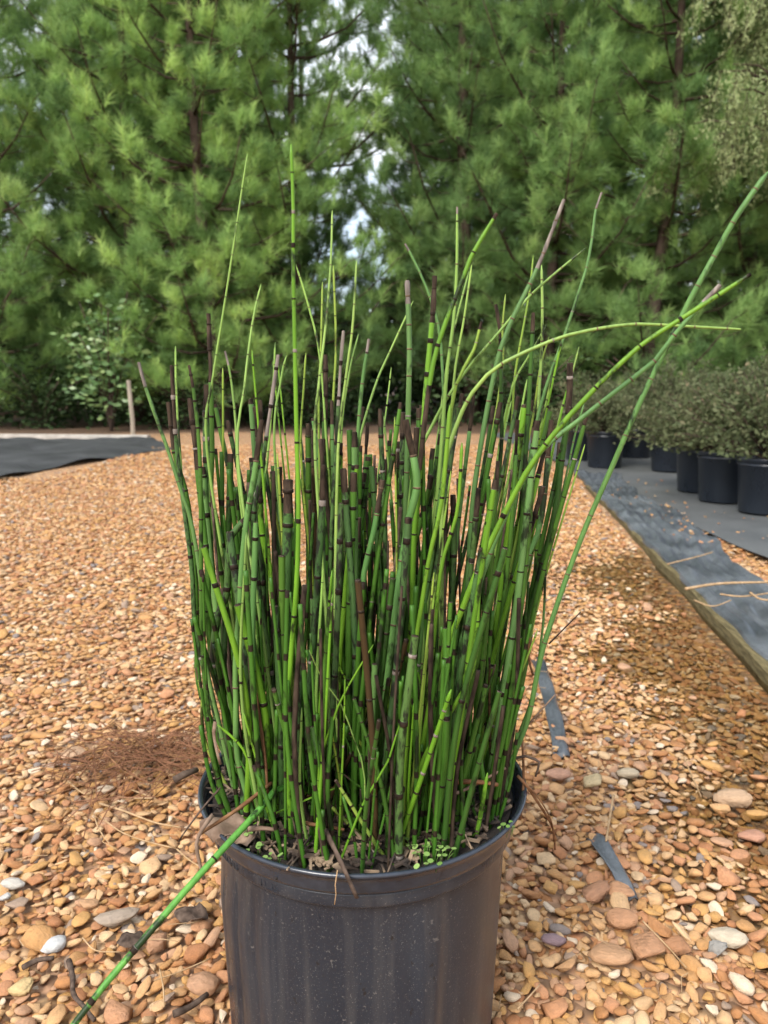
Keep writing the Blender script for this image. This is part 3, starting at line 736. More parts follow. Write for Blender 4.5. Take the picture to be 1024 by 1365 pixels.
# raised lettering round the ring
def ring_text(s, a_deg, size):
    cu = bpy.data.curves.new('t', 'FONT'); cu.body = s; cu.size = size; cu.extrude = .00035; cu.align_x = 'CENTER'
    ob = bpy.data.objects.new('t', cu); col.objects.link(ob); dg = bpy.context.evaluated_depsgraph_get()
    me = bpy.data.meshes.new_from_object(ob.evaluated_get(dg)); bpy.data.objects.remove(ob)
    for v in me.vertices:
        a = math.radians(a_deg) + v.co.x / .1295; q = .1295 + v.co.z
        v.co = (math.cos(a) * q, math.sin(a) * q, .2094 + v.co.y)
    me.materials.clear(); me.materials.append(M['pot_dusty'])
    o = link(bpy.data.objects.new('raised_lettering', me), pot); return o
ring_text('GALLONS', -144, .0082); ring_text('11.35', -121, .0082)

# soil and its litter
m, ntm, b = mat('potting_soil'); f = noise(ntm, 130, 6, rough=.7)
ntm.links.new(ramp(ntm, f, [(.3, (.008, .006, .005)), (.6, (.028, .02, .015)), (.8, (.06, .043, .032))]), b.inputs['Base Color']); b.inputs['Roughness'].default_value = .9; bump(ntm, b, f, .9, .006); M['soil'] = m
V = [(0, 0, SOIL_Z + .006)]; Fc = []; seg = 48; rings = 14
for j in range(1, rings + 1):
    rad = .1285 * j / rings
    for k in range(seg):
        a = 2 * math.pi * k / seg; V.append((rad * math.cos(a), rad * math.sin(a), SOIL_Z + .005 * (1 - j / rings) + (rnd.uniform(-.003, .003) if j < rings else 0)))
Fc += [(0, 1 + k, 1 + (k + 1) % seg) for k in range(seg)]
for j in range(rings - 1):
    Fc += [(1 + j * seg + k, 1 + (j + 1) * seg + k, 1 + (j + 1) * seg + (k + 1) % seg, 1 + j * seg + (k + 1) % seg) for k in range(seg)]
so_ = mesh_obj('potting_soil', V, Fc, M['soil']); so_.location = POT; tag(so_, 'dark damp potting soil filling the large black pot', 'soil')
bm = bmesh.new()
for i in range(1300):
    a = rnd.uniform(0, 6.28); q = .1255 * math.sqrt(rnd.random())
    mt = Matrix.Translation((q * math.cos(a), q * math.sin(a), SOIL_Z + .004 + rnd.uniform(0, .004))) @ Matrix.Rotation(rnd.uniform(0, 6.28), 4, 'Z') @ Matrix.Rotation(rnd.uniform(-.5, .5), 4, 'Y')
    if i % 3: bmesh.ops.create_cube(bm, size=1, matrix=mt @ Matrix.Diagonal((rnd.uniform(.003, .013), rnd.uniform(.0012, .004), rnd.uniform(.0008, .002), 1)))
    else: bmesh.ops.create_cube(bm, size=1, matrix=mt @ Matrix.Rotation(rnd.gauss(0, .35), 4, 'Y') @ Matrix.Diagonal((rnd.uniform(.012, .04), rnd.uniform(.0006, .002), rnd.uniform(.0006, .0015), 1)))
me = bpy.data.meshes.new('bark_chips'); bm.to_mesh(me); bm.free()
m, ntm, b = mat('bark_chips'); f = noise(ntm, 38, 2)
ntm.links.new(ramp(ntm, f, [(.35, (.014, .010, .008)), (.50, (.06, .040, .028)), (.60, (.24, .17, .11))]), b.inputs['Base Color']); b.inputs['Roughness'].default_value = .85
me.materials.append(m); oc = link(bpy.data.objects.new('bark_chips', me), so_); oc['kind'] = 'stuff'

# ------------------------------------------------------------------ shrubs in pots on the ground cloth
SHR = leafmat('shrub_leaf', [(0, (.060, .080, .038)), (.4, (.105, .128, .058)), (.75, (.15, .16, .085)), (1, (.23, .16, .10))], .35, .5)
def shrub_meshes(seed):
    r = np.random.default_rng(seed); tb = Tubes(); P = []; D = []; T = []
    for i in range(70):
        a = r.uniform(0, 6.28); el = r.uniform(.12, 1.45); ln = r.uniform(.20, .40)
        e = Vector((math.cos(a) * math.cos(el) * ln * .98, math.sin(a) * math.cos(el) * ln * .98, math.sin(el) * ln))
        c = catmull([(0, 0, 0), (e.x * .45, e.y * .45, e.z * .62), e], .06); tb.add(c, [.0035 * (1 - .7 * k / len(c)) for k in range(len(c))], 4)
        k = 64; u = r.uniform(.35, 1.03, (k, 1)); P.append(np.array(e) * u * np.array([1, 1, 1]) + np.array([0, 0, 1]) * (u * (1 - u)) * e.z * .4 + r.normal(0, .018, (k, 3)))
        d = unit(k, r) + np.array(e) / ln * .6; D.append(d / np.linalg.norm(d, axis=1)[:, None]); T.append(np.clip(r.normal(.45, .12) + r.normal(0, .15, k), 0, 1))
    s = tb.build('stems', M['bark']); sm = s.data; bpy.data.objects.remove(s)
    return sm, tri_mesh('foliage', leaves(np.concatenate(P), np.concatenate(D), .024, r, .5), 4, SHR, np.concatenate(T))
SHRUBS = [shrub_meshes(i) for i in (41, 42, 43)]
w_ = lathe('pot_wall', [(.02, .003), (.105, 0), (.1095, .004), (.122, .205), (.1285, .207), (.1285, .2165), (.124, .218)], 40, M['pot']); PW = w_.data; bpy.data.objects.remove(w_)
w_ = lathe('pot_rim', [(.124, .2186), (.131, .221), (.137, .236), (.139, .240), (.1365, .2405), (.128, .222), (.122, .2195)], 40, M['pot']); PR = w_.data; bpy.data.objects.remove(w_)
w_ = lathe('potting_mix', [(.0005, .228), (.06, .227), (.129, .2245)], 30, M['soil']); PS = w_.data; bpy.data.objects.remove(w_)
POTS = [(1034, 694, 'cut off by the right edge of the picture'), (975, 678, 'second in the front row from the right edge'), (942, 664, 'third in the front row from the right edge'),
        (899, 635, 'standing in the gap between the rows'), (811, 630, 'at the front left of the block'), (780, 620, 'at the far left end of the block'),
        (1012, 645, 'hidden behind the front row near the right edge'), (960, 632, 'hidden behind the third pot of the front row'), (852, 617, 'in the second row near the left end'),
        (930, 618, 'in the back row right of the middle'), (880, 608, 'in the back row near the middle'), (820, 607, 'in the back row near the left end'), (1010, 622, 'in the back row at the right edge'), (1085, 655, 'just past the right edge of the picture')]
for i, (px, py, wh) in enumerate(POTS):
    p = G(px, py - 3, .0) + Vector((0, .10, .014))
    t = empty('nursery_pot', p, rnd.uniform(0, 6)); tag(t, 'black nursery pot ' + wh, 'plant pot', 'shrub pots on the ground cloth')
    for nm, me in (('pot_wall', PW), ('pot_rim', PR), ('potting_mix', PS)): link(bpy.data.objects.new(nm, me), t)
    s = empty('potted_shrub', p + Vector((0, 0, .226)), rnd.uniform(0, 6), rnd.uniform(.95, 1.12)); tag(s, 'small grey-green shrub growing in the pot ' + wh, 'shrub', 'shrubs growing in the row of pots')
    s.scale = tuple(x * rnd.uniform(.88, 1.14) for x in s.scale)
    for nm, me in zip(('stems', 'foliage'), SHRUBS[i % 3]): link(bpy.data.objects.new(nm, me), s)

# ------------------------------------------------------------------ the horsetail plant
plant = empty('horsetail_plant', POT + Vector((0, 0, SOIL_Z)))
tag(plant, 'clump of green jointed horsetail stems growing in the large black pot', 'horsetail')
SR = .1255
COLS = {'b': (.112, .245, .020), 'm': (.052, .128, .018), 'd': (.028, .074, .012), 'o': (.050, .105, .032), 'l': (.20, .33, .08),
        'y': (.20, .29, .05), 'u': (.085, .180, .055), 't': (.050, .030, .014)}
n_sheath = [0]
ring_me = None
def unit_ring():
    t = Tubes(); t.add([Vector((0, 0, -.5)), Vector((0, 0, -.42)), Vector((0, 0, .42)), Vector((0, 0, .5))], [1.01, 1.075, 1.085, 1.02], 10, mats=[0, 0, 0], cap=False)
    return t
def ring_mesh(m):
    o = unit_ring().build('sheath', [m]); me = o.data; bpy.data.objects.remove(o); return me
M['sheath_brown'] = simple('brown_sheath', (.05, .032, .018), (.16, .11, .07), 300, .7)
RING_D, RING_P, RING_B = ring_mesh(M['sheath']), ring_mesh(M['sheath_pale']), ring_mesh(M['sheath_brown'])
INV = Matrix.Translation(-(POT + Vector((0, 0, SOIL_Z))))
def stem(pts, r_top, r_bot, colour, tip='point', tip_len=.02, inter=None, rings=False, old=False, seed=0, extra=None, fine=False):
    """pts: world points from base to top"""
    rr = random.Random(seed)
    C = catmull(pts, .006); n = len(C)
    s = [0.0]
    for a, b_ in zip(C, C[1:]): s.append(s[-1] + (b_ - a).length)
    Lt = s[-1]
    inter = inter or rr.uniform(.045, .072)
    nodes = []; x = rr.uniform(.008, .03)
    while x < Lt - .006:
        nodes.append(x); f = x / Lt; x += inter * rr.uniform(.8, 1.2) * (.45 + .75 * math.sin(math.pi * min(1, f * 1.05 + .12)))
    bk = {x: ((.33 if fine else rr.uniform(.5, 1.2) if old else rr.choice((.28, .35, .45, .7, 1.0))) * (.7 if r_bot < .0022 else 1)) for x in nodes}
    def at(q):
        q = max(0, min(Lt, q)); lo, hi = 0, n - 1
        while hi - lo > 1:
            m_ = (lo + hi) // 2
            if s[m_] <= q: lo = m_
            else: hi = m_
        t = (q - s[lo]) / max(1e-9, s[hi] - s[lo]); return C[lo].lerp(C[hi], t)
    bh = lambda q: (.0012 + .30 * (r_bot + (r_top - r_bot) * q / Lt)) * bk.get(q, .5)
    keys = set(); q = 0.0
    while q < Lt: keys.add(round(q, 5)); q += .016
    keys.add(round(Lt, 5))
    for x in nodes:
        h = bh(x)
        for e in (-h * 1.5, -h, -h * .9, h * .9, h, h * 1.5):
            if 0 < x + e < Lt: keys.add(round(x + e, 5))
    if tip == 'point': keys.add(round(Lt - .006, 5))
    keys = sorted(keys); P = []; Rd = []
    for q in keys:
        f = q / Lt; r_ = r_bot + (r_top - r_bot) * f
        d_ = min((abs(q - x) / bh(x) for x in nodes), default=9)
        if d_ < .95: r_ *= 1.07
        elif d_ < 1.6: r_ *= .97
        if tip == 'point' and q > Lt - .006: r_ *= .25 + .75 * (Lt - q) / .006
        if tip in ('dark', 'grey', 'brown') and q > Lt - tip_len: r_ *= .90 + .13 * math.sin(q * 900 + seed) + .05 * math.sin(q * 2300)
        P.append(at(q)); Rd.append(max(r_, .0002))
    pale = {x: rr.random() < (.4 if old else .2) for x in nodes}
    ms = []
    for q0, q1 in zip(keys, keys[1:]):
        q = (q0 + q1) / 2; k = 0
        if tip in ('dark', 'hollow') and q > Lt - tip_len: k = 3
        elif tip == 'grey' and q > Lt - tip_len: k = 4
        elif tip == 'brown' and q > Lt - tip_len: k = 3
        for x in nodes:
            if abs(q - x) < bh(x):
                k = 2 if pale[x] and q < x else 1
        if extra:
            for (a, b_) in extra:
                if a < q / Lt < b_ and k == 0: k = 3
        ms.append(k)
    P = [INV @ p for p in P]
    T = Tubes(); T.add(P, Rd, 8, mats=ms, cap=False)
    # bottom cap is in the soil; top: closed point or open hollow end
    if tip in ('hollow', 'dark', 'grey', 'brown'):
        t_ = (P[-1] - P[-2]).normalized()
        T.add([P[-1], P[-1] + t_ * .0002, P[-1] - t_ * .0008, P[-1] - t_ * .008], [Rd[-1], Rd[-1] * .93, Rd[-1] * .66, Rd[-1] * .6], 8, mats=[3 if tip != 'grey' else 4, 2 if tip == 'hollow' else 3, 5], cap=False)
        b0 = len(T.v) - 8; T.f.append(tuple(range(b0, b0 + 8))); T.m.append(5)
    else:
        b0 = len(T.v) - 8; T.f.append(tuple(range(b0, b0 + 8))); T.m.append(0)
    o = T.build('stem', [M['stem_old'] if old else M['stem'], M['sheath_brown'] if fine else M['sheath'], M['sheath_pale'], M['dry'], M['dry_grey'], M['hollow']], plant)
    o.color = (*colour, 1)
    if rings:
        for x in nodes:
            if n_sheath[0] >= 290: break
            p = INV @ at(x); d = (at(x + .003) - at(x - .003)).normalized(); r_ = r_bot + (r_top - r_bot) * x / Lt
            g = bpy.data.objects.new('sheath', (RING_B if rr.random() < .7 else RING_D) if fine else RING_P if pale[x] and rr.random() < .5 else RING_D)
            g.parent = o; col.objects.link(g); g.location = p; g.rotation_mode = 'QUATERNION'; g.rotation_quaternion = Vector((0, 0, 1)).rotation_difference(d)
            g.scale = (r_, r_, bh(x) * 2.0); n_sheath[0] += 1
    return o
rest_T = [None]
def vary(c, rr, a=.16):
    k = rr.uniform(1 - a, 1 + a); return tuple(x * k * rr.uniform(.94, 1.06) for x in c)
# stems read off the photograph: pixels top to bottom, width top/bottom (px), colour, tip, tip length (m), base (in soil radii), lean in depth of the top
TR = [
 ([(330,205),(321.5,260),(309,344),(297,421),(284,505),(276,600)], 2.2,6.5,'l','point',0,(-.74,-.15),0),
 ([(388,192),(391,273),(391,357),(392,412),(394,508),(396,600),(398,670),(396,768),(388,877),(381,982)], 4.5,9.5,'b','point',0,(-.42,-.62),-.01),
 ([(443,280),(441,350),(434,437),(426,505),(420,600)], 2.8,7,'l','point',0,(-.22,-.2),.02),
 ([(444.6,354),(448,460),(445,520),(440,640)], 3,6,'y','point',0,(-.15,.1),0),
 ([(430,376),(428,460),(425,560)], 2.6,6,'y','point',0,(-.3,.2),0),
 ([(394.6,353),(408,396),(423,454),(430,510),(436,600)], 2.8,6,'l','point',0,(-.1,.0),.02),
 ([(475.5,347),(470,437),(461,505),(450,620)], 3,7,'l','point',0,(-.12,-.4),0),
 ([(478,445),(465,502),(455,600)], 2.6,6,'l','point',0,(-.1,.3),0),
 ([(348,379),(337,428),(326,515),(318,620)], 3,6.5,'l','point',0,(-.5,-.3),.02),
 ([(278,418),(281,502),(283,600),(284,690)], 6.5,9,'m','brown',.055,(-.72,.1),0),
 ([(234,461),(235,518),(240,600),(250,690)], 3,6.5,'l','point',0,(-.8,.15),.03),
 ([(185,483),(194,516),(209,559),(224.5,601),(240,650),(256,700),(268,780),(272,870)], 5,7.5,'u','grey',.014,(-.86,-.1),.0),
 ([(229,487),(231,530),(236,600),(246,680),(256,760),(262,847)], 6,8.5,'o','dark',.06,(-.92,.05),0),
 ([(224.5,536),(233.6,607),(246,650),(253,690),(260,748),(263,850),(268,924)], 8,9,'m','dark',.035,(-.93,.2),0),
 ([(252,487),(258,520),(266,600),(268,690),(268,748),(270,850),(276,938),(286,1020)], 5,9.5,'m','dark',.02,(-.83,-.38),0),
 ([(253,531),(261,601),(267,662),(277,760),(279,850)], 8,10,'m','dark',.06,(-.78,-.05),0),
 ([(276,513),(276,601),(278,690),(283,800),(287,900)], 12,11,'o','dark',.02,(-.76,.25),0),
 ([(332,690),(308,715),(302,792),(290,824),(286,900)], 10,12,'o','hollow',.01,(-.7,-.25),0),
 ([(349,560),(338,640),(329,690),(322,760),(320,800),(314,888),(315,941),(317,1011)], 8,9.5,'u','dark',.03,(-.66,-.46),0),
 ([(367,456),(364,520),(356,620),(350,700)], 2.8,7,'l','point',0,(-.5,.1),0),
 ([(300,468),(307,499),(314,560),(320,660)], 3,7,'l','grey',.008,(-.6,-.1),0),
 ([(408,470),(405,518),(402,620)], 2.8,6,'y','point',0,(-.3,.3),0),
 ([(458,441),(454,489),(448,600),(440,760)], 5,8.5,'o','grey',.06,(-.2,-.1),0),
 ([(382,474),(375,505),(366,600)], 3,6,'l','point',0,(-.45,.2),0),
 ([(492,452),(483,511),(476,600),(470,760)], 5,8,'u','grey',.012,(0,-.1),0),
 ([(371,473),(365,515),(350,620),(338,720)], 6,9,'o','grey',.06,(-.55,-.2),0),
 ([(434,473),(434,520),(432,620),(428,780)], 8,9,'d','dark',.05,(-.25,.1),0),
 ([(384,640),(384,690),(381,792),(383,880),(378,960)], 15,14,'o','dark',.02,(-.4,-.3),0),
 ([(346,650),(349,704),(356,745),(366,790),(370,860)], 9,10,'b','hollow',.01,(-.45,.1),0),
 ([(431,620),(429,690),(425,748),(419,840),(414,900),(411,1000)], 10,11,'o','dark',.03,(-.27,-.42),0),
 ([(476,620),(469,689),(463,760),(458,820),(452,900)], 7,10,'b','dark',.01,(-.15,-.2),0),
 ([(478,690),(477,760),(475,860)], 8,9,'d','hollow',.016,(-.03,.0),0),
 ([(510,640),(497,715),(486,760),(480,824),(474,920)], 8,10,'u','dark',.02,(-.02,-.3),0),
 ([(609.5,276),(609,356),(604.5,429),(596,495),(588,600),(580,700)], 3.5,9.5,'l','grey',.006,(.33,-.1),0),
 ([(662,285),(628,343),(613,383),(594.5,429),(576,492),(562,600),(552,720)], 6,9.5,'b','brown',.006,(.3,-.3),0),
 ([(540,325),(555,353),(573,396),(584.6,436),(589.6,489),(592,600)], 3.5,7,'u','grey',.006,(.45,.2),0),
 ([(543,374),(546,462),(545,519),(542,640),(538,740)], 7.5,9,'u','grey',.018,(.18,.1),0),
 ([(579.6,368),(577,420),(570,496),(560,620),(552,720)], 7.5,11,'b','dark',.034,(.2,-.1),0),
 ([(551,401),(523,462),(500,515),(476,600),(462,700)], 2.8,6,'l','point',0,(-.02,.3),.02),
 ([(752,266),(717,356),(692.5,406),(676,442),(661,489),(640,600),(628,700)], 6,9.5,'u','grey',.058,(.6,-.05),0),
 ([(781.5,330),(712,389),(666,442),(618,499),(580,560),(548,650)], 3,8,'l','point',0,(.25,.1),-.01),
 ([(802,257),(794,280),(790,313),(782,356),(767,403),(752,449),(727,519),(708,600),(696,700)], 3.6,7.5,'u','grey',.014,(.82,.1),.02),
 ([(987,439),(950,437),(915,435),(881,433),(850,432),(817,435),(760,446),(712,464),(666,487),(632,520),(604,580),(590,660)], 3.6,9,'l','brown',.004,(.45,-.2),-.04),
 ([(711,341),(706,389),(696,446),(686,505),(676,620)], 2.6,6,'y','point',0,(.6,.3),0),
 ([(722,353),(723,429),(719,519),(708,640)], 3.6,7.5,'l','point',0,(.75,.2),0),
 ([(711,417),(707,502),(700,620),(690,740)], 6,9,'d','dark',.014,(.66,-.1),0),
 ([(629,353),(618,429),(606,499),(596,620)], 2.8,7,'l','point',0,(.4,.3),0),
 ([(625,363),(608,429),(594,500)], 2.6,6,'l','point',0,(.3,.4),0),
 ([(642,429),(631,469),(616,496),(600,560)], 4.5,7,'y','brown',.004,(.35,.0),0),
 ([(661,406),(666,439),(668,520),(664,640)], 5,8,'d','dark',.035,(.55,.1),0),
 ([(674,392),(670,436),(666,520)], 2.6,6,'y','point',0,(.55,.4),0),
 ([(772,462),(765,490),(745,560),(730,640)], 2.5,5,'l','point',0,(.85,.2),0),
 ([(760,484),(758,545),(748,620),(736,700)], 9,9,'d','hollow',.045,(.86,-.05),0),
 ([(729,432),(708,470),(686,509),(668,580),(654,680)], 2.6,6.5,'l','point',0,(.6,.2),0),
 ([(732,449),(719,496),(706,580)], 2.6,6,'y','point',0,(.7,.3),0),
 ([(1024,229),(984,285),(952,341.5),(920,399.5),(899,442),(872,497),(848,548),(821,611),(797,665),(777,712),(749,788),(722,872),(704,959),(682,1017)], 7.5,8,'u','point',0,(.93,-.25),-.03),
 ([(1000,366),(966,388),(938,406),(894,434),(855,460),(811,500),(781,531),(747,568),(707,621),(681,668),(655,721),(632,771),(614,818),(583,896)], 6,10.5,'b','brown',.006,(.25,-.55),-.04),
 ([(960,380),(938,403),(902,443),(876,478),(848,501),(814,527),(771,561),(724,598),(700,635),(681,672),(662,715),(642,770),(622,830)], 6,10,'u','grey',.014,(.36,-.45),-.04),
 ([(779,537),(767,578),(754,638),(744,680),(729,742),(726,800),(722,850),(706,940)], 3,4.5,'u','point',0,(.9,.0),0),
 ([(540,560),(556,640),(546,690),(530,790),(520,880),(508,960)], 11,12,'u','dark',.03,(.1,-.45),0),
 ([(600,540),(592,640),(585,690),(573,740),(560,820),(548,900)], 6,8,'b','point',0,(.26,-.6),0),
 ([(616,590),(610,680),(592,740),(584,790),(578,860),(566,960)], 5,7,'b','point',0,(.4,-.35),0),
 ([(604,660),(605,750),(600,820),(594,930)], 9,9.5,'o','dark',.02,(.45,.0),0),
 ([(652,770),(648,830),(630,900),(616,985)], 12,11,'m','dark',.012,(.5,-.35),0),
 ([(690,560),(682,700),(674,780),(664,860),(650,940)], 6,8,'m','dark',.03,(.58,-.2),0),
 ([(735,560),(722,690),(704,745),(690,800),(676,880),(660,960)], 8,9.5,'u','dark',.03,(.7,-.15),0),
 ([(712,570),(708,660),(702,740),(690,850),(682,920),(668,1000)], 8,9,'m','dark',.02,(.75,-.35),0),
 ([(746,590),(738,690),(726,745)], 7,7,'m','dark',.01,(.84,.1),0),
 ([(700,690),(694,790),(680,870),(664,960)], 12,12,'d','dark',.01,(.68,.0),0),
 ([(640,840),(626,905),(600,950),(566,1010)], 7,8.5,'b','hollow',.006,(.22,-.7),0),
 ([(660,640),(640,760),(634,860),(622,900),(598,945)], 7,8,'b','dark',.01,(.35,-.55),0),
 ([(498,859),(470,905),(451,941),(436,985),(425,1030)], 2.4,5.5,'b','point',0,(-.22,-.82),0),
 ([(412,866),(430,905),(454,938),(472,985),(486,1035)], 1.8,3,'l','point',0,(.02,-.72),-.02),
 ([(543,940),(530,975),(515,1020),(485,1070)], 3,4.5,'b','point',0,(-.14,-.9),0),
 ([(536,1050),(534,1075),(531,1110)], 11,12,'m','dark',.006,(.22,-.88),0),
 ([(516,1000),(514,1050),(517,1100)], 6,8,'d','dark',.004,(.16,-.8),0),
 ([(460,905),(459,960),(456,1030)], 2.5,4,'b','point',0,(-.13,-.8),-.01),
 ([(482,943),(484,980),(486,1040)], 6,7,'m','hollow',.004,(.0,-.6),0),
 ([(517,955),(500,980),(492,1000),(488,1040)], 7,8,'y','hollow',.008,(.02,-.5),0),
 ([(474,951),(474,985),(476,1040)], 5,6,'m','hollow',.004,(-.04,-.55),0),
 ([(610,1010),(600,1060),(596,1100)], 8,9,'m','dark',.006,(.48,-.7),0),
 ([(650,1030),(640,1090),(632,1120)], 6,8,'b','point',0,(.62,-.6),0),
 ([(262,890),(270,930),(272,985)], 5,6,'y','dark',.008,(-.9,-.05),0),
 ([(325,950),(340,1005),(352,1050)], 4,5,'b','point',0,(-.5,-.6),0),
 ([(290,966),(312,985),(330,1010)], 4,5,'b','point',0,(-.52,-.55),0),
]
for i, (pp, wt, wb, c, tip, tl, base, dY) in enumerate(TR):
    rr = random.Random(900 + i)
    Yb = POT.y + base[1] * SR; bpt = Vector((POT.x + base[0] * SR, Yb, SOIL_Z - .006))
    y0, y1 = pp[0][1], 1080.0
    W = []
    for (x, y) in pp:
        f = max(0, (y1 - y) / (y1 - y0)); W.append(U(x, y, Yb + (dY + .0) * f * f))
    W = W[::-1]
    if (W[0] - bpt).length > .12:         # a hidden stretch: settle gently towards the base
        d = (W[0] - bpt); mid = bpt + d * .45 + Vector((rr.uniform(-.004, .004), 0, 0)); W = [bpt, mid] + W
    else: W = [bpt] + W
    k = Yb / F / CP * .5 * .92
    ex = [(.60, .72)] if i == 34 else None
    stem(W, wt * k, wb * k, vary(COLS[c], rr, .12), tip, tl, .022 if wb < 5 else None, True, c == 'o', 300 + i, ex, c in 'lyu')
# the rest of the clump
rr = random.Random(5)
cnt = 0
for i in range(158):
    a = rr.uniform(0, 2 * math.pi); q = math.sqrt(rr.random()) * .97
    bx, by = q * math.cos(a), q * math.sin(a)
    if by < -.55 and rr.random() < .45: by = -by
    base = Vector((POT.x + bx * SR, POT.y + by * SR, SOIL_Z - .006))
    kind = rr.random()
    if by < -.35: hgt = rr.uniform(.10, .30)
    elif kind < .62: hgt = rr.uniform(.26, .345)
    elif kind < .82: hgt = rr.uniform(.12, .27)
    else: hgt = rr.uniform(.30, .39)
    thin = (kind >= .82)
    lean = Vector((bx * .035 + .010 + rr.gauss(0, .018), by * .02 + rr.gauss(0, .014), 0)) * (hgt / .34)
    if bx > .45: lean.x += rr.uniform(0, .035) * (hgt / .34)
    lean.x = max(-.05, min(.06, lean.x))
    top = base + lean + Vector((0, 0, hgt))
    mid = base.lerp(top, .5) + Vector((rr.gauss(0, .005), rr.gauss(0, .005), 0)) - lean * .08
    wd = rr.uniform(.0014, .0020) if thin else rr.choice((1, .9, .75)) * rr.uniform(.0022, .0034)
    c = rr.choice('mmmmbbdddoooouuut') if not thin else rr.choice('lyb')
    stem([base, mid, top], wd * (.45 if thin else .9), wd, vary(COLS[c], rr, .2), 'point' if thin else (rr.choice(('dark', 'dark', 'dark', 'hollow')) if hgt > .25 else 'hollow'), rr.choice((.004, .006, .010, .018, .035)) if hgt > .27 else rr.uniform(.001, .004), None, False, c == 'o', 5000 + i)
BT = Tubes(); rb = random.Random(61)
for i in range(330):
    a = rb.uniform(0, 2 * math.pi); q = math.sqrt(rb.random()) * .97
    b0 = Vector((q * math.cos(a) * SR, q * math.sin(a) * SR, -.004)); h = rb.uniform(.08, .31)
    if b0.y < -.03: h = rb.uniform(.04, .22)
    ln = Vector((b0.x * .10 + rb.gauss(0, .012), rb.gauss(0, .012), h)); knots = set(range(5, 80, 9)); c = catmull([b0, b0 + ln * .5 + Vector((rb.gauss(0, .004), rb.gauss(0, .004), 0)), b0 + ln], .005); n_ = len(c); k0 = rb.choice((0, 0, 0, 1, 2)) if b0.y > -.03 else rb.choice((0, 0, 0, 0, 1)); r_ = rb.uniform(.0009, .0021)
    BT.add(c, r_, 6, mats=[3 if k0 == 0 and j in knots else k0 for j in range(n_ - 1)])
ob = BT.build('thin_stems', [M['stem'], M['dry'], M['dark_stick'], M['sheath']], plant); ob.color = (.040, .115, .013, 1); ob['kind'] = 'stuff'
for i in range(54):                         # short young shoots and broken stubs between the stems
    a = rr.uniform(0, 2 * math.pi); q = math.sqrt(rr.random()) * .95
    base = Vector((POT.x + q * math.cos(a) * SR, POT.y - abs(q * math.sin(a)) * SR * .9 if i % 4 else POT.y + q * math.sin(a) * SR, SOIL_Z - .006)); h = rr.uniform(.03, .15)
    if (base.xy - POT.xy).length > SR: continue
    top = base + Vector((max(-.05, min(.05, rr.gauss(0, .035))) - (base.x - POT.x) * .4, rr.gauss(0, .02), h)); wd = rr.uniform(.0009, .0024)
    stem([base, base.lerp(top, .5) + Vector((rr.gauss(0, .003), 0, 0)), top], wd * .7, wd, vary(COLS[rr.choice('bmdmyt')], rr), rr.choice(('point', 'hollow', 'hollow')), .004, .018, False, False, 8000 + i)
# the bent stem that hangs over the rim towards the camera
W = [Vector((POT.x - .33 * SR, POT.y - .42 * SR, SOIL_Z - .004)), U(384, 1070, .565), U(376, 1046, .555), U(340, 1086, .53), U(300, 1129, .505), U(267, 1165, .49), U(231, 1206, .475), U(190, 1254, .46), U(142, 1310, .445), U(100, 1364, .43), U(62, 1412, .418), U(40, 1442, .41)]
stem(W, 10 * .43 / F / CP * .5, 9.5 * .56 / F / CP * .5, (.085, .25, .045), 'point', 0, .055, True, False, 77)['label'] = 'bent green stem hanging over the left of the rim'

# ------------------------------------------------------------------ litter in and around the pot
def stick(name, pts, w, m, label, cat, Y=None, z=None, flat=1.0, group=None, sides=6, taper=.7):
    W = [U(*p) if len(p) == 3 else G(p[0], p[1], z) for p in pts]
    C = catmull(W, .006); d = (W[0] - cam.location).length; r_ = w * d / F * .5
    T = Tubes(); T.add(C, [r_ * (1 - (1 - taper) * i / len(C)) * (1 + .08 * math.sin(i * 1.7)) for i in range(len(C))], sides, flat=flat)
    return tag(T.build(name, M[m]), label, cat, group)
stick('dead_stem', [(362, 1044, .56), (315, 1080, .535), (264, 1113, .51)], 5.5, 'brown_stick', 'brown dead stem lying across the left side of the pot rim', 'dead stem')
stick('dead_stem', [(331, 1105, .53), (350, 1104, .53), (368, 1106, .53)], 6.5, 'paper', 'short pale broken stem lying on the soil at the left', 'dead stem')
stick('dead_stem', [(405, 1097, .53), (432, 1101, .528), (459, 1106, .525)], 5, 'brown_stick', 'orange-brown dead stem lying on the soil in front', 'dead stem')
stick('twig', [(434, 1107, .515), (455, 1150, .488), (466, 1175, .480), (476, 1197, .479)], 8, 'dark_stick', 'dark twig hanging over the front of the pot rim', 'twig', flat=.5)
stick('root_thread', [(450, 1160, .4835), (447, 1180, .4825), (448, 1192, .482), (446, 1206, .4815)], 1.6, 'straw', 'thin pale root thread hanging over the front rim', 'root')
stick('dead_stem', [(584, 1048, .55), (602, 1044, .55), (621, 1042, .548), (645, 1043, .55), (663, 1046, .555)], 7, 'brown_stick', 'brown dead stem lying level across the right-hand stems', 'dead stem')
stick('dead_stem', [(337, 897, .575), (344, 945, .57), (353, 1008, .565), (357, 1060, .56)], 6, 'brown_stick', 'upright orange-brown dead stem among the left-hand stems', 'dead stem')
stick('dead_stem', [(693, 1092, .60), (697, 1060, .60), (698, 1025, .605), (696, 985, .61)], 4, 'brown_stick', 'thin red-brown dead stem upright at the right rim', 'dead stem')
stick('twig', [(672, 1010, .60), (690, 1010, .598), (701, 1008, .596), (713, 1012, .595), (719, 1016, .595), (717, 1026, .595), (714, 1035, .595)], 4, 'dark_stick', 'grey hooked twig poking out over the right rim', 'twig')
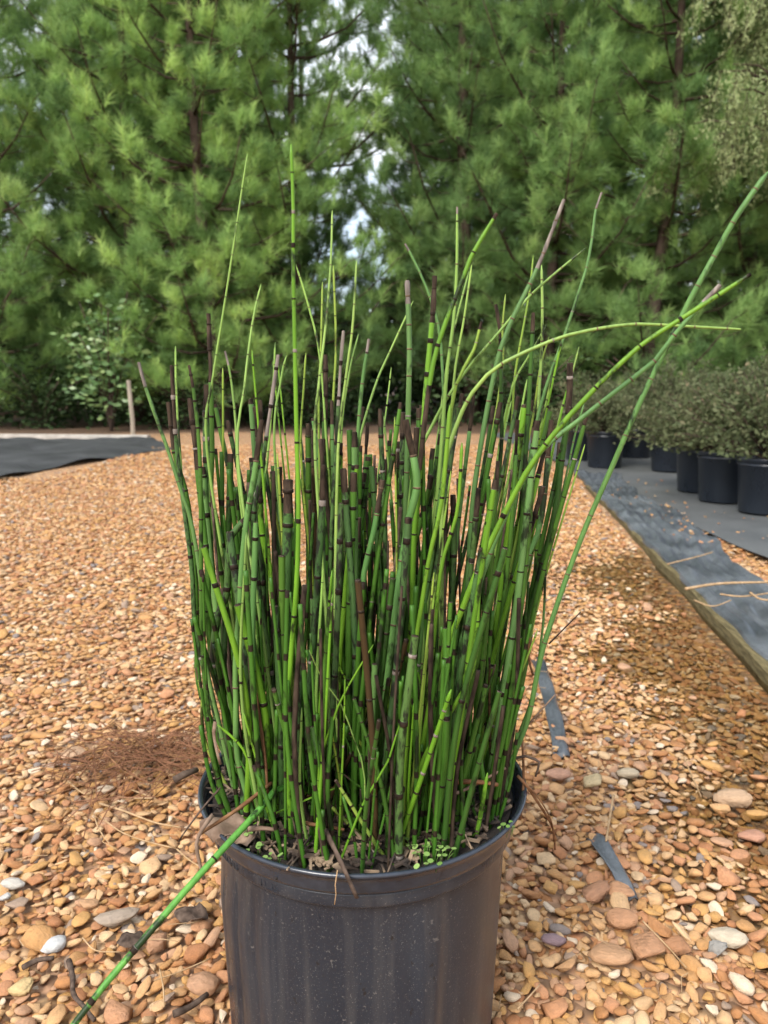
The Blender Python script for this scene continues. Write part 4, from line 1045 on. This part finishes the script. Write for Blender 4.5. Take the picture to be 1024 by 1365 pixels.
stick('dry_leaf', [(690, 1034, .60), (704, 1050, .60), (718, 1071, .61), (730, 1090, .63), (738, 1108, .66), (740, 1132, .68)], 4, 'brown_stick', 'thick red-brown dry strand arching from the right rim to the gravel', 'dry strand')
stick('dry_leaf', [(694, 1040, .60), (712, 1056, .60), (726, 1076, .61), (736, 1098, .64), (738, 1120, .67)], 2.2, 'brown_stick', 'thin red-brown dry strand beside the arching one at the right rim', 'dry strand')
stick('twig', [(732, 858, .62), (752, 838, .61), (774, 816, .60)], 2.2, 'dark_stick', 'thin brown twig pointing up right from the tall arching stem', 'twig')
stick('twig', [(704, 966, .60), (722, 946, .60), (741, 925, .60)], 2.4, 'paper', 'thin pale twig pointing right above the buried strip', 'twig')
stick('dead_stem', [(706, 850, .60), (705, 872, .60), (707, 888, .60), (711, 900, .60)], 4, 'brown_stick', 'dark red curled dead stem beside the tall arching stem', 'dead stem')
stick('dead_stem', [(584, 1063, .545), (612, 1056, .55), (640, 1042, .56), (674, 1024, .57)], 4.5, 'paper', 'pale broken stem slanting under the level dead stem', 'dead stem')
stick('dry_leaf', [(287, 962, .55), (285, 975, .55), (288, 996, .55), (294, 1019, .55)], 5, 'paper', 'curled whitish dry leaf strip on the left-hand stems', 'dry leaf', flat=.3)
stick('twig', [(232, 1040, .545), (246, 1032, .55), (263, 1026, .56)], 9, 'dark_stick', 'stubby dark broken stem end poking out over the left rim', 'twig')
stick('twig', [(294, 1050, .54), (272, 1075, .525), (250, 1104, .52), (238, 1122, .52)], 2.6, 'dark_stick', 'thin grey twig crossing the left rim', 'twig')
stick('dry_leaf', [(284, 1086, .52), (270, 1105, .51), (262, 1125, .505), (266, 1150, .503), (272, 1172, .502)], 6, 'paper', 'crumpled grey dry leaf hanging over the left rim', 'dry leaf', flat=.35)
# crumpled papery leaf on the soil at the left
def crumple(name, px, py, Y, s, label, m='paper', seed=1):
    r = np.random.default_rng(seed); n = 7; V = []
    c = U(px, py, Y)
    for j in range(n):
        for i in range(n):
            u, v = i / (n - 1) - .5, j / (n - 1) - .5; e = 1 - .5 * (abs(v) * 2) ** 2
            V.append(c + Vector((u * s * e * 1.5, v * s, .25 * s * math.sin(u * 5 + seed) * math.cos(v * 4) + r.normal(0, .04 * s))))
    Fc = [(j * n + i, j * n + i + 1, (j + 1) * n + i + 1, (j + 1) * n + i) for j in range(n - 1) for i in range(n - 1)]
    o = mesh_obj(name, V, Fc, M[m]); md = o.modifiers.new('t', 'SOLIDIFY'); md.thickness = .0006
    return tag(o, label, 'dry leaf')
crumple('dry_leaf', 300, 1102, .545, .026, 'crumpled brown papery leaf on the soil inside the left rim', seed=3)
crumple('dry_leaf', 322, 1118, .53, .014, 'small brown leaf scrap on the soil behind the front left rim', seed=5)
crumple('dry_leaf', 175, 1251, G(175, 1251, .02).y, .020, 'small dark curled leaf on the gravel left of the pot', 'dark_stick', 8)
crumple('dry_leaf', 255, 1217, G(255, 1217, .02).y, .024, 'dark wet leaf scrap on the gravel against the pot', 'dark_stick', 9)
# seedlings
M['seedling'] = leafmat('seedling_leaf', [(0, (.14, .26, .06)), (1, (.30, .45, .14))], .3, .4)
def seedling(px, py, z, n, spread, seed, label):
    r = np.random.default_rng(seed); c = G(px, py, SOIL_Z + .006); root = empty('weed_seedling', c); tag(root, label, 'seedling', 'weed seedlings in the pot')
    tb = Tubes(); V = []
    for i in range(n):
        e = Vector((r.normal(0, spread), r.normal(0, spread * .6), z * r.uniform(.3, .8))); tb.add([Vector((e.x * .7, e.y * .7, -.003)), Vector((e.x * .85, e.y * .85, e.z * .6)), e], .00022, 4)
        s = r.uniform(.0013, .0024); a0 = r.uniform(0, 6.28); tx, ty = r.normal(0, .3, 2)
        V.append([(e.x + s * math.cos(a0 + k * math.pi / 4), e.y + s * math.sin(a0 + k * math.pi / 4), e.z + s * (tx * math.cos(a0 + k * math.pi / 4) + ty * math.sin(a0 + k * math.pi / 4))) for k in range(8)])
    tb.build('stalks', M['seedling'], root)
    link(bpy.data.objects.new('leaves', tri_mesh('leaves', np.array(V).reshape(-1, 3), 8, M['seedling'], r.uniform(0, 1, n))), root)
seedling(330, 1120, .012, 7, .005, 1, 'tiny round-leaved weed seedling behind the left of the front rim')
seedling(343, 1135, .008, 6, .004, 2, 'tiny pale weed seedling just inside the front left rim')
seedling(362, 1146, .007, 5, .004, 3, 'smallest pale weed seedling by the front left rim')
seedling(570, 1148, .012, 26, .010, 4, 'patch of round-leaved weed seedlings inside the front right rim')
seedling(592, 1136, .014, 8, .005, 5, 'small weed seedling at the right of the seedling patch')
seedling(673, 1110, .012, 6, .005, 6, 'tiny weed seedling by the right rim')

# ------------------------------------------------------------------ litter on the gravel
gs = lambda pts, w, m, label, z=.017, cat='straw', name='straw', **k: stick(name, pts, w, m, label, cat, z=z, **k)
gs([(133, 1071), (168, 1082), (205, 1096), (240, 1103)], 2.6, 'straw', 'long pale straw on the gravel below the pine needle clump')
gs([(133, 1088), (160, 1108), (190, 1120), (230, 1130)], 1.8, 'straw', 'thin pale straw under the long straw left of the pot')
gs([(236, 1132), (252, 1146), (268, 1156)], 2, 'straw', 'short straw on the gravel near the bent stem')
gs([(89, 1040), (113, 1058), (134, 1051)], 2, 'straw', 'bent pale straw at the left of the pine needle clump')
gs([(160, 1063), (182, 1064), (206, 1064)], 2.2, 'straw', 'short level straw just below the pine needle clump')
gs([(176, 1053), (192, 1059), (208, 1065)], 1.8, 'straw', 'short slanting straw at the lower edge of the needle clump')
gs([(125, 1085), (132, 1105), (146, 1125)], 1.6, 'straw', 'curved straw on the gravel at the left')
gs([(110, 1250), (128, 1267), (160, 1269)], 1.6, 'straw', 'curved thin straw right of the white stone')
gs([(205, 1307), (240, 1295), (280, 1278)], 1.8, 'straw', 'straw lying beside the pot at the lower left')
gs([(213, 1292), (218, 1318), (219, 1342)], 2, 'straw', 'upright straw on the stones at the lower left')
gs([(30, 1290), (50, 1280), (72, 1277)], 6, 'dark_stick', 'dark grey twig on the gravel left of the bent stem', cat='twig', name='twig')
gs([(92, 1280), (97, 1302), (98, 1325), (112, 1342), (126, 1360)], 6, 'dark_stick', 'crooked dark twig by the tip of the bent stem', cat='twig', name='twig')
gs([(231, 1352), (254, 1342), (277, 1325)], 8, 'dark_stick', 'thick dark twig on the gravel against the lower left of the pot', cat='twig', name='twig')
gs([(818, 1060), (813, 1090), (808, 1121)], 3, 'straw', 'golden straw standing across the end of the second buried strip')
gs([(857, 1228), (890, 1262), (915, 1290)], 2, 'straw', 'thin straw crossing the big rust-coloured stones')
gs([(912, 1010), (925, 1040), (935, 1062)], 2, 'straw', 'pale straw lying in the puddle left of the block stone', z=.0)
gs([(890, 965), (905, 975), (925, 990)], 2, 'straw', 'pale straw floating in the puddle', z=-.004)
gs([(690, 1345), (706, 1328), (720, 1312)], 2.2, 'straw', 'short straw right of the pot foot')
gs([(914, 785), (960, 778), (1024, 776)], 4, 'straw', 'thick pale straw lying across the black liner', z=.055)
gs([(960, 792), (990, 795), (1030, 790)], 2.2, 'straw', 'thin pale straw on the black liner below the thick one', z=.05)
gs([(890, 752), (930, 742), (950, 736)], 2, 'straw', 'reddish straw across the upper liner', z=.05)
gs([(925, 800), (950, 808), (975, 800)], 1.8, 'straw', 'thin straw at the edge of the liner by the timber', z=.05)
gs([(1000, 790), (1012, 798), (1024, 800)], 3, 'straw', 'white curled straw on the liner at the right edge', z=.055)
# pine needle clump
T = Tubes(); rr = random.Random(3)
c0 = G(196, 1018, .015)
for i in range(230):
    p = c0 + Vector((rr.gauss(0, .058), rr.gauss(0, .042), rr.uniform(0, .026))); a = rr.uniform(0, 6.28); l = rr.uniform(.05, .12)
    d = Vector((math.cos(a), math.sin(a), rr.gauss(-.04, .06))) * l
    T.add([p, p + d * .5 + Vector((rr.gauss(0, .009), rr.gauss(0, .009), rr.uniform(0, .008))), p + d], .00085, 3, cap=False, mat=i % 3)
tag(T.build('pine_straw', [M['needle_litter'], M['needle_litter'], M['brown_stick']]), 'clump of red-brown fallen pine needles on the gravel left of the pot', 'pine needles', kind='stuff')
T = Tubes()
for i in range(260):
    y = rr.uniform(.5, 3.2); p = Vector((rr.uniform(-1, 1) * (.5 * y + .15), y, .016)); a = rr.uniform(0, 6.28); l = rr.uniform(.02, .06)
    if not bool(free(np.array(p.x), np.array(p.y))) or float(hollow(np.array(p.x), np.array(p.y))) > .3: continue
    d = Vector((math.cos(a), math.sin(a), rr.gauss(0, .08))) * l; T.add([p, p + d * .5 + Vector((rr.gauss(0, .004), rr.gauss(0, .004), .003)), p + d], .0005, 3, cap=False)
tag(T.build('scattered_needles', M['straw']), 'loose dry pine needles scattered thinly over the gravel', 'pine needles', kind='stuff')
# strips of buried cloth showing through the gravel
def strip(pts, wpx, label, zo):
    W = catmull([G(x, y, zo) for x, y in pts], .02); wd = wpx / F * (W[0] - cam.location).length * .5; n = len(W); V = []
    for i, p in enumerate(W):
        t = (W[min(i + 1, n - 1)] - W[max(i - 1, 0)]).normalized(); s = Vector((t.y, -t.x, 0)); e = .012 * (abs(i / (n - 1) - .5) * 2) ** 4
        for k in range(5): V.append(p + s * wd * (k / 2 - 1) + Vector((0, 0, .003 * math.sin(i * .9 + k) - e + .0025 * math.sin(k * 1.6))))
    Fc = [(i * 5 + k, i * 5 + k + 1, (i + 1) * 5 + k + 1, (i + 1) * 5 + k) for i in range(n - 1) for k in range(4)]
    o = mesh_obj('cloth_strip', V, Fc, M['liner']); md = o.modifiers.new('t', 'SOLIDIFY'); md.thickness = .002
    tag(o, label, 'cloth strip', 'cloth strips showing through the gravel')
strip([(716, 870), (726, 905), (738, 950), (750, 1000)], 15, 'black cloth strip in the gravel close to the right of the stems', .0145)
strip([(790, 1103), (808, 1135), (826, 1162), (842, 1188)], 17, 'short black cloth strip half buried near the big rust-coloured stones', .013)
print('sheaths', n_sheath[0])
